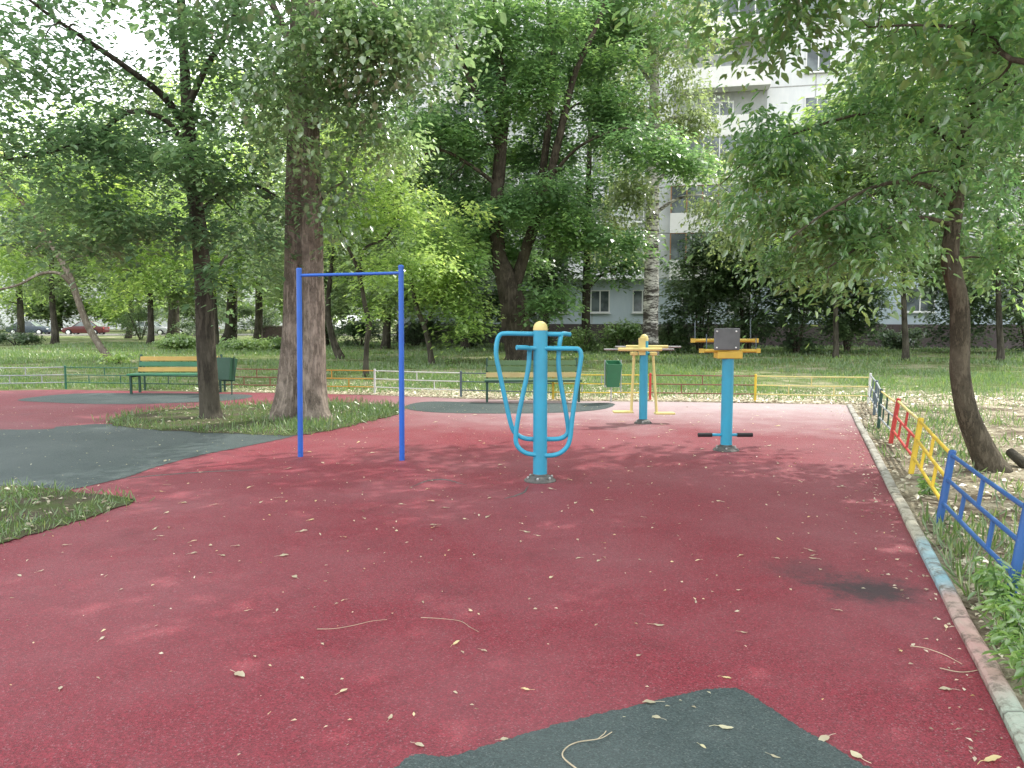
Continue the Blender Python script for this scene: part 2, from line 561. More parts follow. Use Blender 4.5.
def m_pane(name, a, b):
    k = Nodes(name)
    n = k.noise(1.1, 3, 0.5)
    k.bsdf(k.mix(k.ramp(n, [(0.4, 0.0), (0.6, 1.0)]), a, b), 0.08, 0.6)
    return k.mat


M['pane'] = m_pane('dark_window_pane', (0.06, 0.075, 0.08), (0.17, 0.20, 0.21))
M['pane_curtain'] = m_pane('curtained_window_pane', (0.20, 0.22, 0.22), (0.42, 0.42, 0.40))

# ------------------------------------------------------------------ world, sun, camera
SUN_AZ = Vector((0.80, 0.60, 0)).normalized()
SUN_EL = R(52)
w = bpy.data.worlds.new('World')
SC.world = w
w.use_nodes = True
nt = w.node_tree
bg = nt.nodes['Background']
sky = nt.nodes.new('ShaderNodeTexSky')
sky.sky_type = 'NISHITA'
sky.sun_disc = False
sky.sun_elevation = SUN_EL
sky.sun_rotation = math.atan2(SUN_AZ.x, SUN_AZ.y)
sky.air_density = 1.0
sky.dust_density = 3.0
# thin bright cloud veil over the blue
tc = nt.nodes.new('ShaderNodeTexCoord')
cn = nt.nodes.new('ShaderNodeTexNoise')
cn.inputs['Scale'].default_value = 2.2
cn.inputs['Detail'].default_value = 6
nt.links.new(tc.outputs['Generated'], cn.inputs['Vector'])
cr = nt.nodes.new('ShaderNodeValToRGB')
cr.color_ramp.elements[0].position = 0.25
cr.color_ramp.elements[0].color = (0.55,) * 3 + (1,)
cr.color_ramp.elements[1].position = 0.6
cr.color_ramp.elements[1].color = (1, 1, 1, 1)
nt.links.new(cn.outputs['Fac'], cr.inputs[0])
mx = nt.nodes.new('ShaderNodeMix')
mx.data_type = 'RGBA'
nt.links.new(cr.outputs[0], mx.inputs[0])
nt.links.new(sky.outputs[0], mx.inputs[6])
mx.inputs[7].default_value = (18.0, 18.7, 19.2, 1)
nt.links.new(mx.outputs[2], bg.inputs['Color'])
bg.inputs['Strength'].default_value = 0.15

ld = bpy.data.lights.new('sun', 'SUN')
ld.energy = 5.0
ld.angle = R(0.53)
ld.color = (1.0, 0.95, 0.86)
sun = bpy.data.objects.new('sun', ld)
COL.objects.link(sun)
to_sun = SUN_AZ * math.cos(SUN_EL) + Vector((0, 0, math.sin(SUN_EL)))
sun.rotation_euler = to_sun.to_track_quat('Z', 'Y').to_euler()
sun.location = (20, 15, 30)

cd = bpy.data.cameras.new('camera')
cd.sensor_fit = 'HORIZONTAL'
cd.sensor_width = 36.0
cd.lens = 36.0 * F / 1024.0
cd.clip_start = 0.05
cd.clip_end = 3000
cam = bpy.data.objects.new('camera', cd)
COL.objects.link(cam)
cam.location = (0, 0, CH)
cam.rotation_euler = (R(90) - PITCH, 0, 0)
SC.camera = cam
SC.view_settings.view_transform = 'Standard'
SC.view_settings.look = 'None'
SC.view_settings.exposure = 0
SC.view_settings.gamma = 1
cy = SC.cycles
cy.max_bounces = 7
cy.diffuse_bounces = 4
cy.glossy_bounces = 2
cy.transmission_bounces = 5
cy.transparent_max_bounces = 4
cy.caustics_reflective = False
cy.caustics_refractive = False
cy.sample_clamp_indirect = 6.0
cy.use_denoising = True
cy.use_adaptive_sampling = True
cy.adaptive_threshold = 0.02

# ------------------------------------------------------------------ the ground and the paving
gs = 1500.0
sheet('ground', [(-gs, -gs), (gs, -gs), (gs, gs), (-gs, gs)], 0.0, M['ground'])


def kerb_x(y):       # inner face of the kerb along the right side of the paving
    return 2.10 + (y - 3.37) * (6.33 - 2.10) / (14.7 - 3.37)


BACK = [(868, 404), (755, 402), (650, 400.5), (553, 400), (461, 397.5), (375, 394.2), (290, 392.4), (225, 391.4), (145, 390.2), (66, 389), (-14, 390.3), (-95, 392)]
BACKW = [G(*p) for p in BACK]
edge = [(kerb_x(y), y) for y in np.linspace(-4, 14.55, 30)]
back_edge = [(p.x, p.y - 0.22) for p in BACKW[1:]]
back_edge = [(q[0] + random.uniform(-.04, .04), q[1] + random.uniform(-.05, .05)) for i in range(len(back_edge) - 1) for q in
             [tuple(np.array(back_edge[i]) * (1 - t) + np.array(back_edge[i + 1]) * t) for t in (0, .25, .5, .75)]]
redpoly = edge + [(6.2, 14.72)] + back_edge + [(-24, 17.4), (-24, -4)]
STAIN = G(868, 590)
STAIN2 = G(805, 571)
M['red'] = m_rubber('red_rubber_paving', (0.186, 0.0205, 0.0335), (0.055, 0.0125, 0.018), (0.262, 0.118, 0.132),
                    sun_dust=(0.44, 0.37, 0.375), stains=((STAIN.x, STAIN.y, 0.42, 0.36, 0.9), (STAIN2.x, STAIN2.y, 0.34, 0.34, 0.42)))
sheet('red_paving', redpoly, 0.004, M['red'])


def green(pts, jit=0.012):
    return sheet('green_paving', closed_curve([G(*p) for p in pts], 26, jit), 0.008, M['green'])


green([(-400, 425), (0, 430), (60, 427), (100, 424.5), (150, 426), (220, 428), (300, 431), (292, 437), (250, 446), (200, 456), (158, 467), (122, 479), (60, 492), (0, 500), (-300, 520)])
green([(18, 400), (75, 394), (160, 393.6), (247, 395), (236, 400), (170, 403.5), (110, 404.5), (55, 403)])
green([(405, 408), (428, 402), (500, 403.5), (560, 403.5), (612, 403.5), (600, 410), (540, 413.5), (440, 413)])
green([(395, 770), (455, 757), (540, 731), (610, 713), (690, 694), (727, 689.5), (748, 695), (800, 729), (850, 759), (905, 800), (1000, 1000), (700, 1300), (250, 1000)], 0.006)
ISL1 = closed_curve([G(*p) for p in [(110, 424), (135, 414), (200, 407.5), (280, 404.5), (350, 403), (398, 408), (396, 415), (360, 424), (330, 431), (290, 436), (230, 434), (160, 431)]], 8, 0.05)
ISL2 = closed_curve([G(*p) for p in [(-260, 495), (-60, 489), (25, 487), (75, 493), (128, 499), (131, 504), (90, 518), (40, 533), (-10, 548), (-200, 600)]], 8, 0.025)
sheet('planting_bed', ISL1, 0.012, M['soil'])
sheet('planting_bed', ISL2, 0.012, M['soil'])

kb = MB()
kw, kh = 0.085, 0.04
dk = Vector((edge[-1][0] - edge[0][0], edge[-1][1] - edge[0][1])).normalized()
nk = Vector((dk.y, -dk.x))
ys = np.arange(-4, 14.6, 0.5)
prev = None
for y in ys:
    j = random.uniform(-.005, .005)
    a = Vector((kerb_x(y) + j, y))
    b = a + Vector((nk.x, nk.y)) * kw
    h = kh + random.uniform(-.006, .006)
    ring = [(a.x, a.y, -.05), (a.x, a.y, h - .012), (a.x + nk.x * .015, a.y + nk.y * .015, h), (b.x - nk.x * .015, b.y - nk.y * .015, h), (b.x, b.y, h - .012), (b.x, b.y, -.05)]
    if prev:
        kb.add(prev + ring, [(i, i + 1, i + 7, i + 6) for i in range(5)])
    prev = ring
o = kb.build('kerb', M['kerb'])
o['kind'] = 'structure'
# access road with parked cars, far left
rd = sheet('road', [(-130, 84), (-4, 78), (-4, 90), (-130, 97)], 0.006, M['asphalt'])
rk = MB()
rk.beam((-130, 83.9, .05), (-4, 77.9, .05), 0.9, 0.16)
o = rk.build('pavement', M['concrete'])
o['kind'] = 'structure'

for pts in ([(412, 487), (426, 481.5), (445, 480), (466, 485)], [(504, 499), (522, 493.5), (529, 486)], [(120, 479), (160, 475.5), (210, 472), (262, 470)]):  # two lifted seams; the last dark line draws the pull-up post's cast shadow
    P = [Vector(q[:3]) for q in smooth_path([G(px, py, .003) for px, py in pts], 8)]
    n_ = len(P)
    cb_ = MB().tube([p + Vector((random.uniform(-.006, .006), random.uniform(-.006, .006), 0)) for p in P], [.008 * math.sin(math.pi * (i + .5) / n_) + .002 for i in range(n_)], 6)
    o = cb_.build('crack_and_shadow_line', M['flange'], None, True)
    o['kind'] = 'structure'

# ------------------------------------------------------------------ exercise machines
FLANGE = [(0.16, 0.0), (0.16, 0.012), (0.13, 0.035), (0.095, 0.06), (0.075, 0.062)]


def flange(t, P, sc=1.0):
    f_ = MB().lathe([(r * sc, z) for r, z in FLANGE], P, 28).build('base_flange', M['flange'], t, True)
    for q in range(6):
        a_ = q * math.pi / 3 + .3
        MB().lathe([(.013, 0), (.013, .012), (.007, .02)], P + Vector((math.cos(a_) * .125 * sc, math.sin(a_) * .125 * sc, .034 * sc)), 6).build('bolt', M['steel'], f_)
    MB().lathe([(.074 * sc, .058), (.079 * sc, .066), (.072 * sc, .076)], P, 24).build('weld', M['flange'], f_, True)


def dome(r, z0, h):
    return [(r * math.cos(a), z0 + h * math.sin(a)) for a in np.linspace(0, math.pi / 2 * 0.97, 7)]


# (a) two hanging U loops on a tall post
B = G(540, 481)
t = thing('exercise_post', 'tall sky blue exercise post with two bent tube loops and a pale yellow dome cap', 'exercise machine', B)
Yp = B.y
ztop = W(540, 329, Yp).z
MB().lathe([(0.070, 0.01), (0.070, ztop)], B, 28).build('post', M['sky_blue'], t, True)
MB().lathe([(0.073, ztop - 0.012), (0.073, ztop + .004)] + dome(0.072, ztop + .004, 0.075), B, 28).build('cap', M['pale_yellow'], t, True)
flange(t, B)
l1 = [(570, 334.5, .10), (562, 334, .04), (560.2, 340, 0), (559, 350, 0), (558.5, 365, 0), (561, 385, 0), (565, 407, 0), (568, 426, 0), (567, 434, 0), (559, 438.7, 0), (540, 439, 0), (526, 438.6, 0), (516.5, 434, 0),
      (511.5, 426, 0), (506, 403, 0), (499.5, 372, 0), (496.2, 355, 0), (497, 342, 0), (500, 335, 0), (506, 333.5, 0), (520, 333.7, 0), (540, 334, 0), (561, 334.2, 0)]
l2 = [(516.5, 347.5, -.10), (528.5, 348.2, -.04), (529.4, 353, 0), (528, 370, 0), (523, 394, 0), (518.5, 416, 0), (515.8, 436, 0), (517.5, 446, 0), (526, 453, 0), (540, 455, 0), (553, 455.2, 0), (563, 451, 0),
      (569.5, 441, 0), (572.3, 418, 0), (576.5, 388, 0), (580.5, 362, 0), (581, 354, 0), (578.5, 349.3, 0), (572, 348.6, 0), (550, 348.3, 0), (530, 348.2, 0)]
for nm, pts, dy in (('loop', l1, 0.035), ('loop', l2, -0.035)):
    P = [W(px, py, Yp + dy + q) for px, py, q in pts]
    P = [Vector(q[:3]) for q in smooth_path(P, 5)]
    MB().tube(P, 0.0235, 12).build(nm, M['sky_blue'], t, True)

# (b) air walker
B = G(643, 423.5)
Yp = B.y
t = thing('air_walker', 'blue post air walker with two yellow swinging legs and yellow crossbars', 'exercise machine', B)
w_ = lambda px, py, dy=0.0: W(px, py, Yp + dy)
ztop = w_(643, 339).z
MB().lathe([(0.064, 0.01), (0.064, ztop)], B, 24).build('post', M['sky_blue'], t, True)
flange(t, B, .86)
c = MB()
c.beam(w_(642, 355, -.075), w_(642, 338, -.075), 0.10, 0.05, (0, 1, 0))
c.lathe([(0.066, ztop - .03), (0.066, ztop)] + dome(0.064, ztop, 0.075), B, 24)
c.build('cap', M['pale_yellow'], t, True, 0.008)
for y0, xa, xb, ra, rb, dy in ((349.4, 618, 662, 604, 674, -.14), (346.8, 626, 668, 615, 681, .14)):
    cb = MB().tube([w_(xa, y0, dy), w_(xb, y0, dy)], 0.026, 12).build('crossbar', M['pale_yellow'], t, True)
    MB().tube([w_(ra, y0, dy), w_(xa + 1, y0, dy)], 0.012, 8).build('handle', M['steel'], t, True)
    MB().tube([w_(xb - 1, y0, dy), w_(rb, y0, dy)], 0.012, 8).build('handle', M['steel'], t, True)
for side, xt, xb, yb, fa, fb in ((-1, 634, 631.3, 411, 613, 633), (1, 653, 656.5, 412.5, 654.5, 674.5)):
    lg = MB()
    lg.tube([w_(xt, 353.5), w_(xt + side * .2, 360), w_(xb, yb)], 0.022, 12)
    lo = lg.build('swing_leg', M['pale_yellow'], t, True)
    MB().box(w_(xt, 353.6), (0.11, 0.12, 0.05)).build('hinge', M['pale_yellow'], lo, False, 0.01)
    MB().box(w_((fa + fb) / 2, yb + .8), ((fb - fa) * Yp / F, 0.16, 0.028)).build('footplate', M['pale_yellow'], lo, False, 0.008)
    MB().tube([w_(642, 353.4), w_(xt, 353.4)], 0.02, 10).build('axle', M['sky_blue'], lo, True)

# (c) press / twist station with grey plate
B = G(726, 450.5)
Yp = B.y
t = thing('press_station', 'blue post exercise station with square dark grey plate, yellow twin bars and black footrests', 'exercise machine', B)
w_ = lambda px, py, dy=0.0: W(px, py, Yp + dy)
ztop = w_(726, 357).z
MB().lathe([(0.070, 0.01), (0.070, ztop)], B, 28).build('post', M['sky_blue'], t, True)
flange(t, B)
MB().box(w_(728, 354.8, 0.02), (0.30, 0.22, 0.085)).build('bracket', M['yellow'], t, False, 0.01)
sx = 25.5 * Yp / F
pl = MB()
pc = w_(727, 339.2, -.10)
pl.box(pc, (sx, 0.03, 0.265))
pn = pl.build('panel', M['panel_grey'], t, False, 0.012)
for ix in (-.4, .34):
    for iz in (-.38, .36):
        q = pc + Vector((ix * sx, -.0155, iz * .265))
        MB().lathe([(0.011, 0), (0.011, 0.004), (0.006, 0.008)], q, 10, Matrix.Rotation(R(90), 3, 'X')).build('bolt', M['chrome'], pn, True)
MB().box(pc + Vector((0, .05, -.02)), (0.12, 0.07, 0.16)).build('panel_mount', M['yellow'], t, False, 0.008)
for y0, xa, xb, dy, rods in ((340.5, 692, 757, .10, ((695, 322), (750.5, 319))), (350.8, 700.5, 759, -.02, ((706.5, 334), (756, 338)))):
    b_ = MB().tube([w_(xa, y0, dy), w_(xb, y0, dy)], 0.022, 12)
    b_.box(w_(xa + 1, y0, dy), (0.05, 0.05, 0.05))
    b_.box(w_(xb - 1, y0, dy), (0.05, 0.05, 0.05))
    b_ = b_.build('handlebar', M['yellow'], t, True)
    for px, py in rods:
        MB().tube([w_(px, y0, dy), w_(px, py, dy)], 0.007, 8).build('grip_rod', M['slate'], b_, True)
fr = MB().tube([w_(711, 434.8, -.01), w_(738, 434.8, -.01)], 0.018, 12).build('footrest', M['sky_blue'], t, True)
for xa, xb in ((698, 712), (737, 752.5)):
    MB().tube([w_(xa, 434.9, -.01), w_(xb, 434.9, -.01)], 0.026, 12).build('grip', M['black_rubber'], fr, True)

# pull-up bar
A, C = G(300.5, 457), G(402, 460.5)
t = thing('pull_up_bar', 'royal blue pull-up bar frame of two posts and one crossbar', 'exercise bar', (A + C) / 2)
for P, ptx, pty in ((A, 299, 269.5), (C, 401, 266.5)):
    top = W(ptx, pty, P.y)
    o = MB().tube([P + Vector((0, 0, -.02)), top], 0.031, 16).build('post', M['blue'], t, True)
    MB().lathe([(0.034, -.012), (0.034, 0.006)] + dome(0.033, 0.006, .014), top, 16).build('cap', M['blue'], o, True)
MB().tube([W(299, 275.4, A.y), W(401, 273, C.y)], 0.0175, 12).build('crossbar', M['blue'], t, True)


# ------------------------------------------------------------------ benches and bins
def make_bench(label, px0, px1, py, back_cols, seat_mat, rot=0.0):
    a, b = G(px0, py), G(px1, py)
    L = (b - a).length
    t = thing('park_bench', label, 'bench', (a + b) / 2, rot, 'benches by the back fence')
    h = L / 2
    for sx in (-1, 1):
        x = sx * (h - .05)
        f = MB()
        f.box((x, 0.0, .20), (.045, .045, .40))
        f.build('leg', M['dark_green'], t, False, .004, True)
        f = MB()
        f.box((x, 0.40, .20), (.045, .045, .40))
        f.build('leg', M['dark_green'], t, False, .004, True)
        f = MB()
        f.box((x, .2, .3785), (.04, .352, .04))
        f.beam((x, .42, .42), (x, .52, .84), .04, .045, (1, 0, 0))
        f.build('frame', M['dark_green'], t, False, .004, True)
    for k in range(4):
        s = MB().box((0, -.035 + k * .125, .425), (L, .11, .035))
        s.build('seat_plank', seat_mat[k % len(seat_mat)], t, False, .006, True)
    for k, mt in enumerate(back_cols):
        zz = .51 + k * .118
        s = MB().box((0, .43 + (zz - .46) * .24 - .04, zz), (L - .06 - .1 * k * 0.3, .032, .098), Matrix.Rotation(R(-13), 3, 'X'))
        s.build('back_plank', M[mt], t, False, .006, True)
    return t


make_bench('green and yellow slatted bench behind the thin dark tree trunk', 129, 216, 394.2, ('bench_yellow', 'bench_green', 'bench_yellow'), [M['bench_green']])
make_bench('olive and tan slatted bench in front of the big forked tree', 484.5, 581.5, 402.5, ('bench_tan', 'olive', 'olive'), [M['dark_green'], M['olive']], R(1.5))


def make_bin(label, px, py, pxw, rot, tilt, rim):
    b = G(px, py)
    t = thing('litter_bin', label, 'bin', b, rot, 'green litter bins')
    MB().tube([(0, .0, -.02), (0, 0, .36), (0, .0, .75)], 0.014, 8).build('pole', M['steel'] if rim else M['dark_green'], t, True, 0, True)
    w1 = pxw * b.y / F
    n = MB()
    hh, w0, d0, d1 = .47, w1 * .86, .20, .27
    z0 = .33
    vs, th = [], .012
    for z, ww, dd in ((z0, w0, d0), (z0 + hh, w1, d1)):
        for sx, sy in ((-1, -1), (1, -1), (1, 1), (-1, 1)):
            vs.append((sx * ww / 2, -.16 + sy * dd / 2, z))
    for z, ww, dd in ((z0 + .02, w0 - 2 * th, d0 - 2 * th), (z0 + hh, w1 - 2 * th, d1 - 2 * th)):
        for sx, sy in ((-1, -1), (1, -1), (1, 1), (-1, 1)):
            vs.append((sx * ww / 2, -.16 + sy * dd / 2, z))
    fs = [(3, 2, 1, 0)] + [(i, (i + 1) % 4, 4 + (i + 1) % 4, 4 + i) for i in range(4)]
    fs += [(8, 9, 10, 11)] + [(8 + (i + 1) % 4, 8 + i, 12 + i, 12 + (i + 1) % 4) for i in range(4)]
    fs += [(4 + i, 4 + (i + 1) % 4, 12 + (i + 1) % 4, 12 + i) for i in range(4)]
    Mt = Matrix.Rotation(tilt, 3, 'X')
    c0 = Vector((0, -.16, .6))
    n.add([Mt @ (Vector(v) - c0) + c0 for v in vs], fs)
    bk = n.build('bucket', M['bin_green' if rim else 'bin_dark'], t, False, .004, True)
    fr = MB()
    for sx in (-1, 1):
        fr.tube([(sx * (w1 / 2 + .016), -.16, .32), (sx * (w1 / 2 + .016), -.16, .84)], .012, 8)
    fr.tube([(-w1 / 2 - .016, -.16, .32), (w1 / 2 + .016, -.16, .32)], .011, 8)
    fr.tube([(0, 0, .32), (0, -.16, .32)], .011, 8)
    fr.build('frame', M['grey_paint'] if rim else M['dark_green'], t, True, 0, True)
    return t


make_bin('dark green tilted litter bin between the thin tree and the thick double trunk', 232, 395, 15.5, R(-14), R(-9), False)
make_bin('green litter bin with pale grey frame between bench and air walker', 611, 402.5, 14.5, R(4), R(14), True)


# ------------------------------------------------------------------ low tube fences
def fence(A, B, label, post, rail, bar, end_post=None, h=0.54, lean=(0, 0), group=None, rails_up=(1.0, .64, .30), r=0.017, first=True, pr=.027, square=False, top_mat=None):
    A, B = Vector(A), Vector(B)
    t = thing('fence_section', label, 'fence', A, 0, group or 'low tube fence around the paving')
    ln = Vector((lean[0], lean[1], 0))

    def up(p, z):
        return p + Vector((0, 0, z)) + ln * z

    def mkpost(p, mat):
        q = MB()
        q.tube([up(p, -.05), up(p, h + .02)], pr, 12)
        q.lathe(dome(pr, 0, .012), up(p, h + .02), 12)
        q.build('post', M[mat], t, True)

    if first: mkpost(A, post)
    if end_post: mkpost(B, end_post)
    zs = [h * u - (.01 if u == 1.0 else 0) for u in rails_up]
    for i, z in enumerate(zs):
        MB().tube([up(A, z), up(A.lerp(B, .5), z - .004), up(B, z)], r, 10).build('rail', M[top_mat if top_mat and i == 0 else rail], t, True)
    for u, za, zb in ((.5, zs[0], zs[1]), (.3, zs[1], zs[2]), (.7, zs[1], zs[2])):
        p = A.lerp(B, u)
        MB().tube([up(p, za), up(p, zb)], r * .95, 8).build('bar', M[bar], t, True)
    return t


bl = ['yellow section of the back fence ending at the right corner post', 'red railed section of the back fence behind the station with the grey plate', 'yellow railed section of the back fence behind the air walker',
      'grey green fence section right behind the olive and tan bench', 'white painted fence section seen beside the blue pull-up post', 'orange yellow fence section just right of the thick double trunk',
      'brown red fence section behind the thick double trunk', 'dark green fence section behind the tilted litter bin', 'green fence section behind the green and yellow bench', 'pale grey fence section at the left end of the back fence',
      None]
bm_ = [('pale_yellow', 'pale_yellow', 'pale_yellow'), ('fence_yellow', 'brown_paint', 'brown_paint'), ('red_paint', 'fence_yellow', 'grey_paint'), ('fence_yellow', 'slate', 'slate'), ('slate', 'white', 'white'),
       ('white', 'orange', 'orange'), ('brown_paint', 'brown_paint', 'brown_paint'), ('dark_green', 'dark_green', 'dark_green'), ('dark_green', 'green_paint', 'green_paint'), ('green_paint', 'grey_paint', 'grey_paint')]
for i, (pm, rm, bm2) in enumerate(bm_):
    fence(BACKW[i], BACKW[i + 1], bl[i], pm, rm, bm2, h=.52, r=.0115, first=(i > 0), pr=.024, end_post=('grey_paint' if i == len(bm_) - 1 else None))
RF = [(6.82, 14.86), (6.12, 13.1), (5.42, 11.45), (4.93, 10.06), (4.17, 8.05), (3.36, 6.03), (2.80, 4.28)]
RF = [Vector((x, y, 0)) for x, y in RF]
rl = [('white', 'grey_paint', 'slate', 'white corner section at the far end of the right side fence'), ('slate', 'grey_paint', 'slate', 'grey section with slate bars between corner and green post'),
      ('dark_green', 'grey_paint', 'dark_green', 'section from the green post to the red post of the right fence'), ('red_paint', 'red_paint', 'red_paint', 'red posted section of the right fence before the yellow one'),
      ('fence_yellow', 'fence_yellow', 'fence_yellow', 'bright yellow section of the right fence beside the curved trunk'), ('fence_blue', 'fence_blue', 'fence_blue', 'blue section of the right fence nearest the viewer')]
for i, (pm, rm, bm2, lb) in enumerate(rl):
    fence(RF[i], RF[i + 1], lb, pm, rm, bm2, h=.56, r=.0155 if i > 2 else .013, pr=.028 if i > 2 else .024, lean=(.13, -.02) if i > 2 else (.05, 0),
          end_post='fence_blue' if i == 5 else None, top_mat='pale_yellow' if i in (2, 3) else None)


# ------------------------------------------------------------------ leaves and trees
def leaf_mesh(name, cen, d, nrm, L, Wd, mat, parent, tint, six=False, fold=0.25):
    n = len(cen)
    s = np.cross(d, nrm)
    s /= np.linalg.norm(s, axis=1, keepdims=True) + 1e-9
    nrm = np.cross(s, d)
    L = L[:, None]
    Wd = Wd[:, None]
    if six:
        V = np.empty((n, 6, 3))
        V[:, 0] = cen
        for i, (u, v, h) in enumerate(((.30, .48, 1), (.70, .36, 1))):
            V[:, 1 + i] = cen + d * L * u - s * Wd * v + nrm * Wd * fold * h * v
            V[:, 5 - i] = cen + d * L * u + s * Wd * v + nrm * Wd * fold * h * v
        V[:, 3] = cen + d * L - nrm * L * .10
        base = np.arange(n)[:, None] * 6
        fc = np.concatenate([base + np.array([[0, 3, 2, 1]]), base + np.array([[0, 5, 4, 3]])], axis=1).reshape(-1, 4)
        tint = np.repeat(tint, 2)
    else:
        V = np.empty((n, 4, 3))
        V[:, 0] = cen
        V[:, 1] = cen + d * L * .45 - s * Wd * .5 + nrm * Wd * fold * .5
        V[:, 2] = cen + d * L - nrm * L * .08
        V[:, 3] = cen + d * L * .45 + s * Wd * .5 + nrm * Wd * fold * .5
        fc = np.arange(n * 4).reshape(-1, 4)
    return np_mesh(name, V.reshape(-1, 3), fc, mat, parent, tint)


def cluster_leaves(rng, C, per, rad, leaf, flat=.4, droop=.35, upness=.75, out=None, aspect=.6, tint_c=None, tbias=0.0, scl=None):
    n = len(C)
    scl = np.ones(n) if scl is None else scl
    k = n * per
    ci = np.repeat(np.arange(n), per)
    RY = 7
    ray_i = rng.integers(0, RY, k)
    ray_a = rng.uniform(0, 2 * np.pi, (n, RY))
    ray_z = rng.normal(0, .30, (n, RY))
    a = ray_a[ci, ray_i]
    side = np.where(rng.uniform(0, 1, k) < .5, -1.0, 1.0)
    rr = rng.uniform(0.05, 1, k) ** .7 * rad * (rng.uniform(.7, 1.25, n) * scl ** .6)[ci]
    off = np.stack([np.cos(a) * rr, np.sin(a) * rr, rng.normal(0, flat * rad * .42, k) - droop * rr * rr / rad], 1)
    # tilt every spray a little
    tx, ty = rng.normal(0, .3, n)[ci], rng.normal(0, .3, n)[ci]
    off[:, 2] += off[:, 0] * tx + off[:, 1] * ty
    off[:, 2] += ray_z[ci, ray_i] * rr
    off[:, 0] += rng.normal(0, .10 * rad, k)
    off[:, 1] += rng.normal(0, .10 * rad, k)
    cen = C[ci] + off
    yaw = a + side * rng.uniform(.35, 1.1, k)
    pit = -rng.uniform(0.0, 1.0, k) * (.5 + droop) + .15
    d = np.stack([np.cos(yaw) * np.cos(pit), np.sin(yaw) * np.cos(pit), np.sin(pit)], 1)
    nr = rng.normal(0, 1, (k, 3))
    nr /= np.linalg.norm(nr, axis=1, keepdims=True)
    nr = nr * (1 - upness) + np.array([0, 0, 1.0]) * upness
    nr -= d * np.sum(nr * d, axis=1, keepdims=True)
    nr /= np.linalg.norm(nr, axis=1, keepdims=True) + 1e-9
    L = leaf * rng.choice([.55, .75, .9, 1.05, 1.2, 1.45], k) * rng.uniform(.9, 1.1, k) * scl[ci]
    tc = (tint_c if tint_c is not None else rng.uniform(.15, .75, n))[ci]
    tint = np.clip(tc + rng.normal(0, .14, k) + tbias, 0, 1)
    return cen, d, nr, L, L * aspect * rng.uniform(.8, 1.2, k), tint


def blob_centres(rng, blobs, gap=-.05, gscale=.55, seed=0.0):
    out, scl = [], []
    for bl_ in blobs:
        c, r, n = bl_[:3]
        ls = bl_[3] if len(bl_) > 3 else 1.0
        gp = gap if ls == 1.0 else -.4
        c, r = np.array(c), np.array(r if hasattr(r, '__len__') else (r, r, r))
        k = 0
        tries = 0
        while k < n and tries < n * 8:
            tries += 1
            u = rng.normal(0, 1, 3)
            u /= np.linalg.norm(u)
            p = c + u * r * rng.uniform(0, 1) ** .42
            g = mnoise.noise(Vector((p[0], p[1], p[2] * 2.1)) * gscale + Vector((seed, seed * .7, 3.1)))
            if g < gp: continue
            if p[2] < .25: continue
            out.append(p)
            scl.append(ls)
            k += 1
    return np.array(out), np.array(scl)


def make_tree(name, label, cat, stems, blobs, leafmat, barkmat, per=30, rad=.45, leaf=.1, six=False, group=None, twigs=True, gap=-.05, gscale=.55, flat=.4, droop=.35, seed=1,
              sides=12, rough=.10, upness=.75, tbias=0.0, aspect=.6, sub=6, twig_r=.012, crown='crown', dens=1.0, upper=1.0):
    """stems: lists of (point, radius); the first starts at the base"""
    rng = np.random.default_rng(seed * 101 + 5)
    base = Vector(stems[0][0][0])
    base.z = 0
    t = thing(name, label, cat, base, 0, group)
    tm = MB()
    limb = []
    for k, st in enumerate(stems):
        sp = smooth_path(st, sub)
        pts = [Vector(q[:3]) for q in sp]
        rd_ = [max(float(q[3]), .003) for q in sp]
        if k == 0:
            pts[0].z = -.08
        tm.tube(pts, rd_, sides, True, rough, seed * 3.3 + k)
        m0 = 0 if k else int(len(pts) * .25)
        limb += [(np.array(p), r) for p, r in zip(pts[m0:], rd_[m0:])]
    C, CS = blob_centres(rng, [(b_[0], b_[1], int(b_[2] * (dens * upper if len(b_) > 3 else dens))) + tuple(b_[3:]) for b_ in blobs], gap, gscale, seed * 1.7)
    if twigs and len(C):
        LP = np.array([q for q, _ in limb])
        LR = np.array([r for _, r in limb])
        order = rng.permutation(len(C))
        # twigs grow outward: nearer clusters first, later ones may hang on earlier twigs
        dist0 = np.array([np.min(np.linalg.norm(LP - c, axis=1)) for c in C])
        order = np.argsort(dist0)
        nodes, nrad = [q for q in LP], list(LR)
        cap = 260
        NP = np.array(nodes)
        for j, i in enumerate(order):
            if j > cap and j % 3: continue
            c = C[i]
            dd = np.linalg.norm(NP - c, axis=1) + np.maximum(0, NP[:, 2] - c[2]) * .2
            q = int(np.argmin(dd))
            p0 = NP[q]
            v = c - p0
            dl = np.linalg.norm(v)
            if dl < .05: continue
            bend = rng.normal(0, .09, 3) * dl
            m1, m2 = p0 + v * .35 + bend + np.array([0, 0, .06 * dl]), p0 + v * .7 + bend * .7 + np.array([0, 0, .05 * dl])
            r0 = min(nrad[q] * .7, twig_r * (1 + dl * .9))
            tm.tube([Vector(x) for x in (p0, m1, m2, c)], [r0, r0 * .8, r0 * .6, r0 * .35], 5, False)
            NP = np.vstack([NP, m2[None], c[None]])
            nrad += [r0 * .7, r0 * .5]
    tm.build('trunk', barkmat, t, True)
    if len(C):
        # clump brightness follows a slow noise so that light and dark masses form
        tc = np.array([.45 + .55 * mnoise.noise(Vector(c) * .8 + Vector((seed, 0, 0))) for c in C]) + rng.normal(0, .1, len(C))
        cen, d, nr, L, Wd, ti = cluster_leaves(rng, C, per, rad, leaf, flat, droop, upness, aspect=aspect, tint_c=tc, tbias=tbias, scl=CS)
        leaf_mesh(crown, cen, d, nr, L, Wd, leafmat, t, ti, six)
    return t


